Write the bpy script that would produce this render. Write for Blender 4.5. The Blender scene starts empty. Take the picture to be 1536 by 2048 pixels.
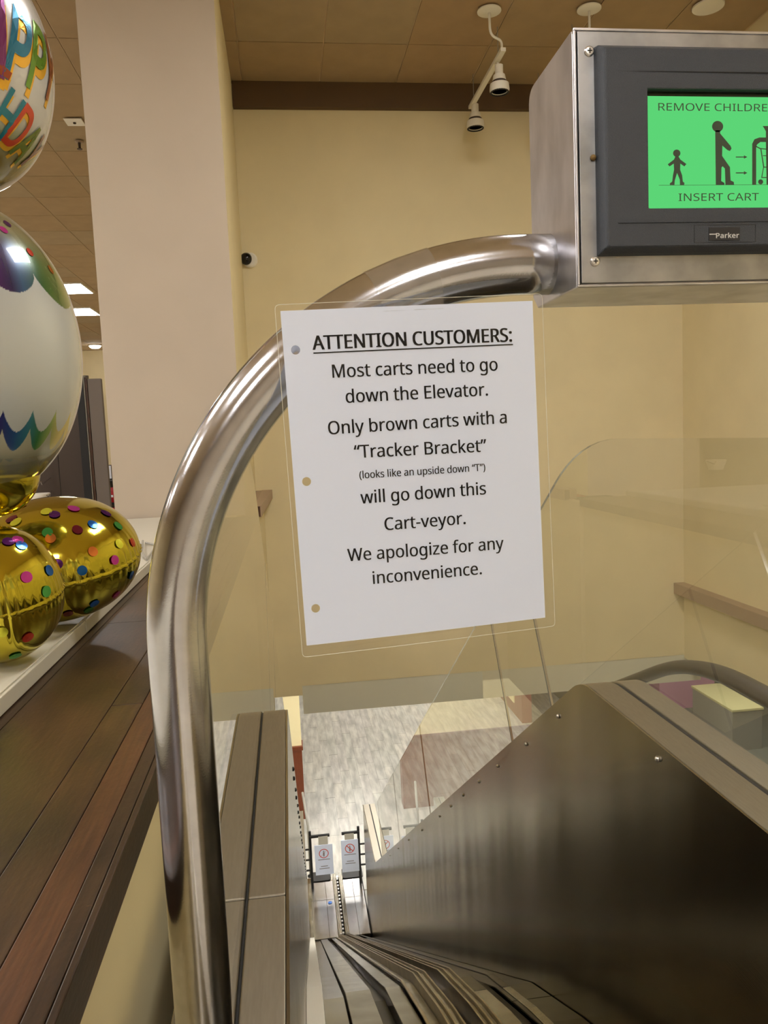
import bpy, bmesh, math, random
from mathutils import Vector, Matrix
from mathutils.geometry import tessellate_polygon
random.seed(7)
PI = math.pi
SC = bpy.context.scene
COL = SC.collection
LIFT = 5.85            # the lens is 5.85 m above the lower floor; numbers below are metres from the lens

# ------------------------------------------------------------------ camera
cam = bpy.data.cameras.new('camera')
cam.sensor_fit = 'HORIZONTAL'; cam.sensor_width = 36.0; cam.lens = 1550.0 / 1536.0 * 36.0
cam.clip_start = 0.02; cam.clip_end = 100
camo = bpy.data.objects.new('camera', cam); COL.objects.link(camo)
def _n(v): return v.normalized()
_Y = _n(Vector((-198, -144, 1550))); _D = _n(Vector((628, 14700, 1550))); _D = _n(_D - _Y * _D.dot(_Y))
_X = _D.cross(_Y); _X.normalize()
if _X.x < 0: _X = -_X
AX = (_X, _Y, -_D)                                   # world axes seen in the camera's frame (x right, y down, z ahead)
right = Vector((AX[0].x, AX[1].x, AX[2].x)); down = Vector((AX[0].y, AX[1].y, AX[2].y)); ahead = Vector((AX[0].z, AX[1].z, AX[2].z))
camo.matrix_world = Matrix(((right.x, -down.x, -ahead.x, 0), (right.y, -down.y, -ahead.y, 0), (right.z, -down.z, -ahead.z, LIFT), (0, 0, 0, 1)))
SC.camera = camo
def ray(px, py):
    c = Vector((px - 768, py - 1024, 1550))
    return Vector([a.dot(c) for a in AX])
def at(px, py, Y): r = ray(px, py); return r * (Y / r.y)

# ------------------------------------------------------------------ world, exposure
w = bpy.data.worlds.new('world'); SC.world = w; w.use_nodes = True
w.node_tree.nodes['Background'].inputs[0].default_value = (0.9, 0.85, 0.75, 1)
w.node_tree.nodes['Background'].inputs[1].default_value = 0.05
SC.view_settings.view_transform = 'Standard'; SC.view_settings.look = 'None'
SC.view_settings.exposure = 0.42; SC.view_settings.gamma = 1.0; SC.view_settings.use_curve_mapping = False
SC.cycles.use_denoising = True
SC.cycles.max_bounces = 8; SC.cycles.transparent_max_bounces = 24; SC.cycles.glossy_bounces = 6
SC.cycles.sample_clamp_indirect = 6.0
PANEL = 26.0           # emission of the upper ceiling's panels, seen and unseen
LOWER = 26.0           # emission of the lower level's unseen panels
UNSEEN_OVERHEAD = [(-2.6, -0.4), (-3.4, 2.4), (1.4, 2.6), (0.4, -2.6), (-2.6, -4.2), (1.0, -5.4), (-5.5, 1.0), (-5.5, 5.0), (-6.5, 9.0), (-8.5, 13.0), (-9.0, 4.0), (-7.5, 17.0), (-11.0, 9.0)]  # unseen panels; the one over the well and some at left added to brighten
UNSEEN_LOWLIGHTS = [(1.1, 7.6), (1.6, 9.6), (1.6, 12.2), (4.2, 10.5), (-1.8, 9.4), (3.4, 15.6), (1.0, 17.0), (8.0, 12.0), (6.5, 6.0)]  # unseen panels; the first is added to brighten the deck's lower end
WARM = (1.0, 0.975, 0.96); NEUTRAL = (1.0, 0.98, 0.94)

# ------------------------------------------------------------------ materials
def lin(c):
    return tuple(((x / 255) / 12.92 if x / 255 <= 0.04045 else (((x / 255) + 0.055) / 1.055) ** 2.4) for x in c) + (1.0,)
def mat(name, rgb, rough=0.6, metal=0.0, spec=0.5, noise=0.0, scale=20, stretch=(1, 1, 1), bump=0.0, coat=0.0, rgb2=None, detail=4, aniso=0.0, bscale=None, world=False):
    m = bpy.data.materials.new(name); m.use_nodes = True; nt = m.node_tree; N = nt.nodes; L = nt.links
    p = N['Principled BSDF']; c = lin(rgb) if max(rgb) > 1 else tuple(rgb) + (1,)
    p.inputs['Base Color'].default_value = c; p.inputs['Roughness'].default_value = rough; p.inputs['Metallic'].default_value = metal
    p.inputs['Specular IOR Level'].default_value = spec; p.inputs['Coat Weight'].default_value = coat
    p.inputs['Anisotropic'].default_value = aniso
    tc = N.new('ShaderNodeTexCoord'); mp = N.new('ShaderNodeMapping'); mp.inputs['Scale'].default_value = stretch
    geo = N.new('ShaderNodeNewGeometry')
    L.new(geo.outputs['Position'] if world else tc.outputs['Object'], mp.inputs['Vector'])
    no = N.new('ShaderNodeTexNoise'); no.inputs['Scale'].default_value = scale; no.inputs['Detail'].default_value = detail
    L.new(mp.outputs[0], no.inputs['Vector'])
    if noise or rgb2:
        r = N.new('ShaderNodeValToRGB')
        c2 = lin(rgb2) if rgb2 else tuple(x * (1 - noise) for x in c[:3]) + (1,)
        r.color_ramp.elements[0].position = 0.35; r.color_ramp.elements[0].color = c2
        r.color_ramp.elements[1].position = 0.65; r.color_ramp.elements[1].color = c
        L.new(no.outputs['Fac'], r.inputs[0]); L.new(r.outputs[0], p.inputs['Base Color'])
    if bump:
        b = N.new('ShaderNodeBump'); b.inputs['Strength'].default_value = bump; b.inputs['Distance'].default_value = 0.001
        if bscale:
            n2 = N.new('ShaderNodeTexNoise'); n2.inputs['Scale'].default_value = bscale; L.new(mp.outputs[0], n2.inputs['Vector']); L.new(n2.outputs['Fac'], b.inputs['Height'])
        else: L.new(no.outputs['Fac'], b.inputs['Height'])
        L.new(b.outputs[0], p.inputs['Normal'])
    return m
def skirt_metal():
    """horizontally brushed sheet, gently oil-canned: reflections smear vertically"""
    m = mat('stainless_skirt', (0.41, 0.375, 0.30), 0.21, 1.0, noise=0.18, scale=3.0, stretch=(1, 1.6, 0.25)); nt = m.node_tree; N = nt.nodes; L = nt.links
    tc = N.new('ShaderNodeTexCoord'); out = None
    for sc, st, strength, dist in ((1.0, (1, 2.2, 0.4), 1.0, 0.009), (1.0, (1, 2.0, 700), 0.4, 0.0002)):
        mp = N.new('ShaderNodeMapping'); mp.inputs['Scale'].default_value = st; L.new(tc.outputs['Object'], mp.inputs[0])
        no = N.new('ShaderNodeTexNoise'); no.inputs['Scale'].default_value = sc; no.inputs['Detail'].default_value = 2; L.new(mp.outputs[0], no.inputs['Vector'])
        b = N.new('ShaderNodeBump'); b.inputs['Strength'].default_value = strength; b.inputs['Distance'].default_value = dist; L.new(no.outputs['Fac'], b.inputs['Height'])
        if out: L.new(out.outputs[0], b.inputs['Normal'])
        out = b
    L.new(out.outputs[0], N['Principled BSDF'].inputs['Normal']); return m
def emit(name, rgb, s):
    m = bpy.data.materials.new(name); m.use_nodes = True; nt = m.node_tree; nt.nodes.clear()
    e = nt.nodes.new('ShaderNodeEmission'); e.inputs[0].default_value = tuple(rgb) + (1,); e.inputs[1].default_value = s
    o = nt.nodes.new('ShaderNodeOutputMaterial'); nt.links.new(e.outputs[0], o.inputs[0]); return m
def glass(name, tint=(0.96, 0.97, 0.95), gain=1.0, rough=0.0, haze=0.0, hazecol=(0.8, 0.8, 0.8)):
    m = bpy.data.materials.new(name); m.use_nodes = True; nt = m.node_tree; nt.nodes.clear(); N = nt.nodes; L = nt.links
    tr = N.new('ShaderNodeBsdfTransparent'); tr.inputs[0].default_value = tuple(tint) + (1,)
    gl = N.new('ShaderNodeBsdfGlossy'); gl.inputs['Roughness'].default_value = rough; gl.inputs[0].default_value = (1, 1, 1, 1)
    fr = N.new('ShaderNodeFresnel'); fr.inputs[0].default_value = 1.5
    mu = N.new('ShaderNodeMath'); mu.operation = 'MULTIPLY'; mu.inputs[1].default_value = gain; mu.use_clamp = True
    ge = N.new('ShaderNodeNewGeometry'); inv = N.new('ShaderNodeMath'); inv.operation = 'SUBTRACT'; inv.inputs[0].default_value = 1.0
    L.new(ge.outputs['Backfacing'], inv.inputs[1]); m2 = N.new('ShaderNodeMath'); m2.operation = 'MULTIPLY'
    L.new(fr.outputs[0], mu.inputs[0]); L.new(mu.outputs[0], m2.inputs[0]); L.new(inv.outputs[0], m2.inputs[1])
    base = tr
    if haze:
        di = N.new('ShaderNodeBsdfDiffuse'); di.inputs[0].default_value = tuple(hazecol) + (1,); mh = N.new('ShaderNodeMixShader'); mh.inputs[0].default_value = haze
        L.new(tr.outputs[0], mh.inputs[1]); L.new(di.outputs[0], mh.inputs[2]); base = mh
    mx = N.new('ShaderNodeMixShader'); L.new(m2.outputs[0], mx.inputs[0]); L.new(base.outputs[0], mx.inputs[1]); L.new(gl.outputs[0], mx.inputs[2])
    o = N.new('ShaderNodeOutputMaterial'); L.new(mx.outputs[0], o.inputs[0]); return m
M = {}
M['wall'] = mat('yellow_wall_paint', (232, 217, 174), 0.7, noise=0.05, scale=3, bump=0.15, bscale=180)
M['well'] = M['wall']
M['column'] = mat('beige_column_paint', (187, 173, 154), 0.75, noise=0.05, scale=2.5, bump=0.15, bscale=150)
M['fascia'] = mat('grey_fascia_paint', (224, 221, 200), 0.5, noise=0.06, scale=2, stretch=(1, 1, 0.3))
M['cornice'] = mat('brown_cornice_paint', (92, 68, 38), 0.6, noise=0.08, scale=3)
M['cream'] = mat('lower_cream_paint', (245, 230, 180), 0.6)
M['wainscot'] = mat('red_brown_wainscot', (120, 58, 24), 0.45, noise=0.2, scale=10, stretch=(6, 6, 1))
M['maroon'] = mat('maroon_paint', (135, 75, 70), 0.6, noise=0.1, scale=5)
M['store_floor'] = mat('store_floor_tile', (205, 197, 182), 0.35, noise=0.1, scale=3)
for i, c in enumerate([(184, 157, 118), (182, 159, 124), (184, 154, 114), (183, 156, 116)]):
    M['tile%d' % i] = mat('ceiling_tile_%d' % i, tuple(int(v * 0.95) for v in c), 0.9, noise=0.08, scale=6, bump=0.3, bscale=260)
M['grid'] = mat('ceiling_grid_paint', (205, 180, 142), 0.6)
M['plain_ceiling'] = mat('plain_ceiling_board', (190, 160, 118), 0.9, noise=0.05, scale=1)
for i, c in enumerate([(203, 201, 190), (200, 199, 188), (206, 203, 191), (198, 197, 187), (202, 199, 190)]):
    M['plank%d' % i] = mat('grey_vinyl_plank_%d' % i, c, 0.32, rgb2=tuple(int(x * 0.80) for x in c), scale=3.0, stretch=(4.0, 0.7, 1), detail=8, world=True)
M['steel'] = mat('brushed_stainless', (0.62, 0.60, 0.575), 0.24, 1.0, noise=0.12, scale=14, stretch=(1, 1, 14), bump=0.06, bscale=60)
M['tube'] = mat('polished_stainless_tube', (0.60, 0.605, 0.63), 0.15, 1.0, noise=0.10, scale=60, stretch=(1, 1, 1), bump=0.03, bscale=700)
M['skirt'] = skirt_metal()
M['deckm'] = mat('satin_deck_metal', (0.35, 0.315, 0.25), 0.42, 1.0, noise=0.08, scale=30, stretch=(10, 1, 1), bump=0.1, bscale=500)
M['plate'] = mat('worn_track_plate', (0.50, 0.48, 0.43), 0.26, 1.0, noise=0.35, scale=9, stretch=(1, 1, 1), bump=0.15, bscale=40)
M['box'] = mat('enclosure_stainless', (0.71, 0.705, 0.735), 0.31, 1.0, noise=0.28, scale=26, stretch=(1, 1, 0.5), bump=0.12, bscale=30)
M['face'] = mat('enclosure_face_stainless', (0.42, 0.42, 0.415), 0.38, 1.0, noise=0.36, scale=26, stretch=(1, 1, 1), bump=0.1, bscale=60)
M['rail'] = mat('worn_brass_edged_rail', (0.55, 0.47, 0.33), 0.3, 1.0, noise=0.3, scale=20, stretch=(1, 0.2, 1))
M['plate_shaded'] = mat('shaded_bed_plate', (0.13, 0.12, 0.10), 0.35, 1.0, noise=0.3, scale=9)  # the bed's lack of light put into a darker plate colour
M['black'] = mat('matt_black', (14, 13, 12), 0.6)
M['blackplastic'] = mat('black_plastic', (30, 30, 30), 0.4)
M['rubber'] = mat('black_rubber', (52, 46, 38), 0.5)
M['bezel'] = mat('charcoal_moulded_plastic', (54, 60, 68), 0.42, noise=0.08, scale=900, bump=0.5, bscale=1500)
M['paper'] = mat('white_paper', (224, 233, 252), 0.7, noise=0.015, scale=12)
M['ink'] = mat('black_ink', (12, 10, 12), 0.8, spec=0.2)
M['screen_ink'] = mat('dark_screen_pixel', (52, 66, 48), 0.5)
M['screen'] = emit('green_backlit_screen', (0.13, 0.80, 0.22), 0.62)
M['screen_dark'] = mat('unlit_screen_strip', (10, 26, 10), 0.2)
M['logo'] = mat('silver_logo_print', (205, 205, 200), 0.5)
M['logo_black'] = mat('black_logo_label', (34, 34, 36), 0.5)
M['glass'] = glass('clear_glass', (0.955, 0.962, 0.935), 1.25, 0.0, 0.02, (0.75, 0.68, 0.55))
M['edge'] = mat('polished_glass_edge', (0.55, 0.56, 0.52), 0.12, 0.8)
M['laminate'] = glass('laminate_film', (0.985, 0.985, 0.98), 0.7, 0.12, 0.008, (0.9, 0.9, 0.88))
M['tape'] = glass('clear_tape', (0.94, 0.94, 0.93), 1.6, 0.12, 0.05, (0.9, 0.9, 0.88))
M['filmedge'] = mat('laminate_edge', (225, 222, 205), 0.3)
M['white'] = mat('white_enamel', (235, 230, 215), 0.35)
M['whitemetal'] = mat('off_white_shelf_metal', (196, 191, 174), 0.35, noise=0.05, scale=4, stretch=(1, 0.2, 1))
M['greymetal'] = mat('grey_shelf_base', (150, 146, 134), 0.4)
M['bulb'] = mat('lamp_lens', (170, 175, 165), 0.1, 0.6)
M['dome'] = mat('black_dome_plastic', (12, 12, 14), 0.08)
M['screw'] = mat('zinc_screw', (0.72, 0.71, 0.69), 0.3, 1.0)
M['hole'] = mat('dark_recess', (10, 8, 6), 0.8)
M['rust'] = mat('dried_residue', (120, 95, 50), 0.8)
M['fixture'] = mat('taupe_panel', (112, 102, 92), 0.6)
M['fixdark'] = mat('dark_brown_panel', (62, 48, 36), 0.5)
M['trimwood'] = mat('grey_brown_trim', (166, 142, 116), 0.5)
M['light'] = emit('seen_or_unseen_panel', WARM, PANEL)
M['light2'] = emit('unseen_lower_panel', NEUTRAL, LOWER)
M['spot'] = emit('round_lamp', WARM, 30.0)
M['pink'] = mat('pink_display', (176, 128, 146), 0.6)
M['yellow'] = mat('pale_yellow_table', (206, 198, 145), 0.6)
M['red'] = mat('red_packaging', (175, 25, 35), 0.4)
M['signred'] = mat('red_sign_print', (205, 80, 70), 0.6)
M['signgrey'] = mat('grey_sign_print', (130, 128, 130), 0.6)
M['blue'] = mat('blue_reflection_tint', (60, 110, 190), 0.3)
def wood(name, a, b):
    """dark varnished wood: broad mottling, fine grain along the boards, pale specks of wear"""
    m = mat(name, a, 0.40, rgb2=b, scale=3.2, stretch=(2.6, 1.2, 3), detail=10, bump=0.35, bscale=60, world=True); nt = m.node_tree; N = nt.nodes; L = nt.links
    p = N['Principled BSDF']; src = p.inputs['Base Color'].links[0].from_socket; geo = N.new('ShaderNodeNewGeometry')
    for st, sc, lo, hi, dark in (((60, 2.5, 60), 4.0, 0.38, 0.68, 0.62), ((1, 1, 1), 190.0, 0.70, 0.80, None)):
        mp = N.new('ShaderNodeMapping'); mp.inputs['Scale'].default_value = st; L.new(geo.outputs['Position'], mp.inputs[0])
        no = N.new('ShaderNodeTexNoise'); no.inputs['Scale'].default_value = sc; no.inputs['Detail'].default_value = 5; L.new(mp.outputs[0], no.inputs['Vector'])
        r = N.new('ShaderNodeValToRGB'); r.color_ramp.elements[0].position = lo; r.color_ramp.elements[1].position = hi; L.new(no.outputs['Fac'], r.inputs[0])
        mx = N.new('ShaderNodeMix'); mx.data_type = 'RGBA'; mx.blend_type = 'MULTIPLY' if dark else 'MIX'; L.new(src, mx.inputs[6])
        if dark:
            r.color_ramp.elements[0].color = (dark, dark, dark, 1); mx.inputs[0].default_value = 1.0; L.new(r.outputs[0], mx.inputs[7])
        else:
            mx.inputs[7].default_value = lin((128, 98, 66)); mm = N.new('ShaderNodeMath'); mm.operation = 'MULTIPLY'; mm.inputs[1].default_value = 0.6; L.new(r.outputs[0], mm.inputs[0]); L.new(mm.outputs[0], mx.inputs[0])
        src = mx.outputs[2]
    L.new(src, p.inputs['Base Color']); return m
WD = [wood('dark_walnut_a', (80, 55, 31), (43, 30, 17)), wood('dark_walnut_b', (76, 52, 30), (43, 30, 17)), wood('red_walnut', (98, 62, 36), (66, 41, 24)), wood('dark_walnut_c', (68, 47, 28), (38, 27, 16))]
M['gold'] = mat('gold_foil', (0.60, 0.51, 0.05), 0.10, 1.0)

# ------------------------------------------------------------------ mesh helpers (all coordinates: metres from the lens)
def prop(o, label=None, cat=None, group=None, kind=None):
    if label: o['label'] = label
    if cat: o['category'] = cat
    if group: o['group'] = group
    if kind: o['kind'] = kind
    return o
def thing(name, loc, label, cat, group=None, kind=None):
    o = bpy.data.objects.new(name, None); o.empty_display_size = 0.05; COL.objects.link(o)
    o.location = (loc[0], loc[1], loc[2] + LIFT); prop(o, label, cat, group, kind); return o
def wloc(o):
    v = Vector((0, 0, 0))
    while o: v = v + Vector(o.location); o = o.parent
    return v
def outward(me):
    """turns the faces of a closed mesh outwards"""
    bm = bmesh.new(); bm.from_mesh(me)
    if bm.faces and all(e.is_manifold for e in bm.edges): bmesh.ops.recalc_face_normals(bm, faces=bm.faces[:]); bm.to_mesh(me)
    bm.free(); me.update()
def mk(name, vf, mats, parent=None, smooth=False, mi=None, bevel=0.0, flat_angle=None):
    V, F = vf
    V = [Vector(v) for v in V]
    if not isinstance(mats, (list, tuple)): mats = [mats]
    if parent is None:
        xs = [v.x for v in V]; ys = [v.y for v in V]; zs = [v.z for v in V]
        loc = Vector(((min(xs) + max(xs)) / 2, (min(ys) + max(ys)) / 2, min(zs) + LIFT)); base = loc
    else:
        xs = [v.x for v in V]; ys = [v.y for v in V]; zs = [v.z for v in V]
        base = Vector(((min(xs) + max(xs)) / 2, (min(ys) + max(ys)) / 2, (min(zs) + max(zs)) / 2 + LIFT)); loc = base - wloc(parent)
    me = bpy.data.meshes.new(name); off = Vector((0, 0, LIFT)) - base
    me.from_pydata([tuple(v + off) for v in V], [], F)
    for m in mats: me.materials.append(m)
    if mi: me.polygons.foreach_set('material_index', mi)
    if smooth: me.polygons.foreach_set('use_smooth', [True] * len(me.polygons))
    me.update()
    outward(me)
    o = bpy.data.objects.new(name, me); COL.objects.link(o); o.parent = parent; o.location = loc
    if bevel:
        b = o.modifiers.new('bevel', 'BEVEL'); b.width = bevel; b.segments = 2; b.limit_method = 'ANGLE'; b.angle_limit = 0.6
    if flat_angle is not None:
        try: me.set_sharp_from_angle(angle=flat_angle)
        except Exception: pass
    return o
def box(x0, x1, y0, y1, z0, z1):
    V = [(x, y, z) for z in (z0, z1) for y in (y0, y1) for x in (x0, x1)]
    return V, [(0, 2, 3, 1), (4, 5, 7, 6), (0, 1, 5, 4), (2, 6, 7, 3), (0, 4, 6, 2), (1, 3, 7, 5)]
def join(*parts):
    V = []; F = []
    for v, f in parts:
        n = len(V); V += list(v); F += [tuple(i + n for i in q) for q in f]
    return V, F
def loft(rings, caps=True, closed=True):
    n = len(rings[0]); V = [p for r in rings for p in r]; F = []
    for i in range(len(rings) - 1):
        for j in range(n if closed else n - 1):
            k = (j + 1) % n; F.append((i * n + j, i * n + k, (i + 1) * n + k, (i + 1) * n + j))
    if caps: F.append(tuple(range(n))[::-1]); F.append(tuple((len(rings) - 1) * n + j for j in range(n)))
    return V, F
def xf(vf, m):
    return [m @ Vector(v) for v in vf[0]], vf[1]
def tube(pts, r, n=12, caps=True):
    P = [Vector(p) for p in pts]; rings = []; up = None
    for i, p in enumerate(P):
        t = (P[min(i + 1, len(P) - 1)] - P[max(i - 1, 0)]).normalized()
        if up is None:
            up = Vector((0, 0, 1)) if abs(t.z) < 0.9 else Vector((0, 1, 0))
        a = t.cross(up).normalized(); b = a.cross(t).normalized(); up = b
        rings.append([p + (a * math.cos(2 * PI * k / n) + b * math.sin(2 * PI * k / n)) * r for k in range(n)])
    return loft(rings, caps)
def lathe(prof, c, axis=Vector((0, 0, 1)), n=24):
    c = Vector(c); axis = Vector(axis).normalized(); q = Vector((0, 0, 1)).rotation_difference(axis)
    rings = [[c + q @ Vector((r * math.cos(2 * PI * k / n), r * math.sin(2 * PI * k / n), h)) for k in range(n)] for r, h in prof]
    return loft(rings)
def fillet(pts, r, n=8):
    out = [Vector(pts[0])]
    for i in range(1, len(pts) - 1):
        a, b, c = Vector(pts[i - 1]), Vector(pts[i]), Vector(pts[i + 1])
        d1 = (a - b).normalized(); d2 = (c - b).normalized(); ang = math.acos(max(-1, min(1, d1.dot(d2)))); t = r / math.tan(ang / 2)
        t = min(t, (a - b).length * 0.49, (c - b).length * 0.49)
        p1 = b + d1 * t; p2 = b + d2 * t
        for k in range(n + 1):
            s = k / n; out.append((p1.lerp(b, s)).lerp(b.lerp(p2, s), s))
    out.append(Vector(pts[-1])); return out
def offset(poly, d):
    """offset of a (y, z) polyline, positive = up"""
    out = []
    for i, p in enumerate(poly):
        t = (poly[min(i + 1, len(poly) - 1)] - poly[max(i - 1, 0)]).normalized()
        out.append(p + Vector((-t.y, t.x)) * d)
    return out
def zat(poly, y):
    for a, b in zip(poly, poly[1:]):
        if a.x <= y <= b.x and b.x > a.x: return a.y + (b.y - a.y) * (y - a.x) / (b.x - a.x)
    return poly[0].y if y < poly[0].x else poly[-1].y
def strip(poly, x0, x1, t, dz=0.0):
    return loft([[(x0, p.x, p.y + dz - t), (x1, p.x, p.y + dz - t), (x1, p.x, p.y + dz), (x0, p.x, p.y + dz)] for p in poly])
def clip(poly, y0, y1):
    out = [Vector((y0, zat(poly, y0)))] + [p for p in poly if y0 < p.x < y1] + [Vector((y1, zat(poly, y1)))]
    return out
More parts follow.
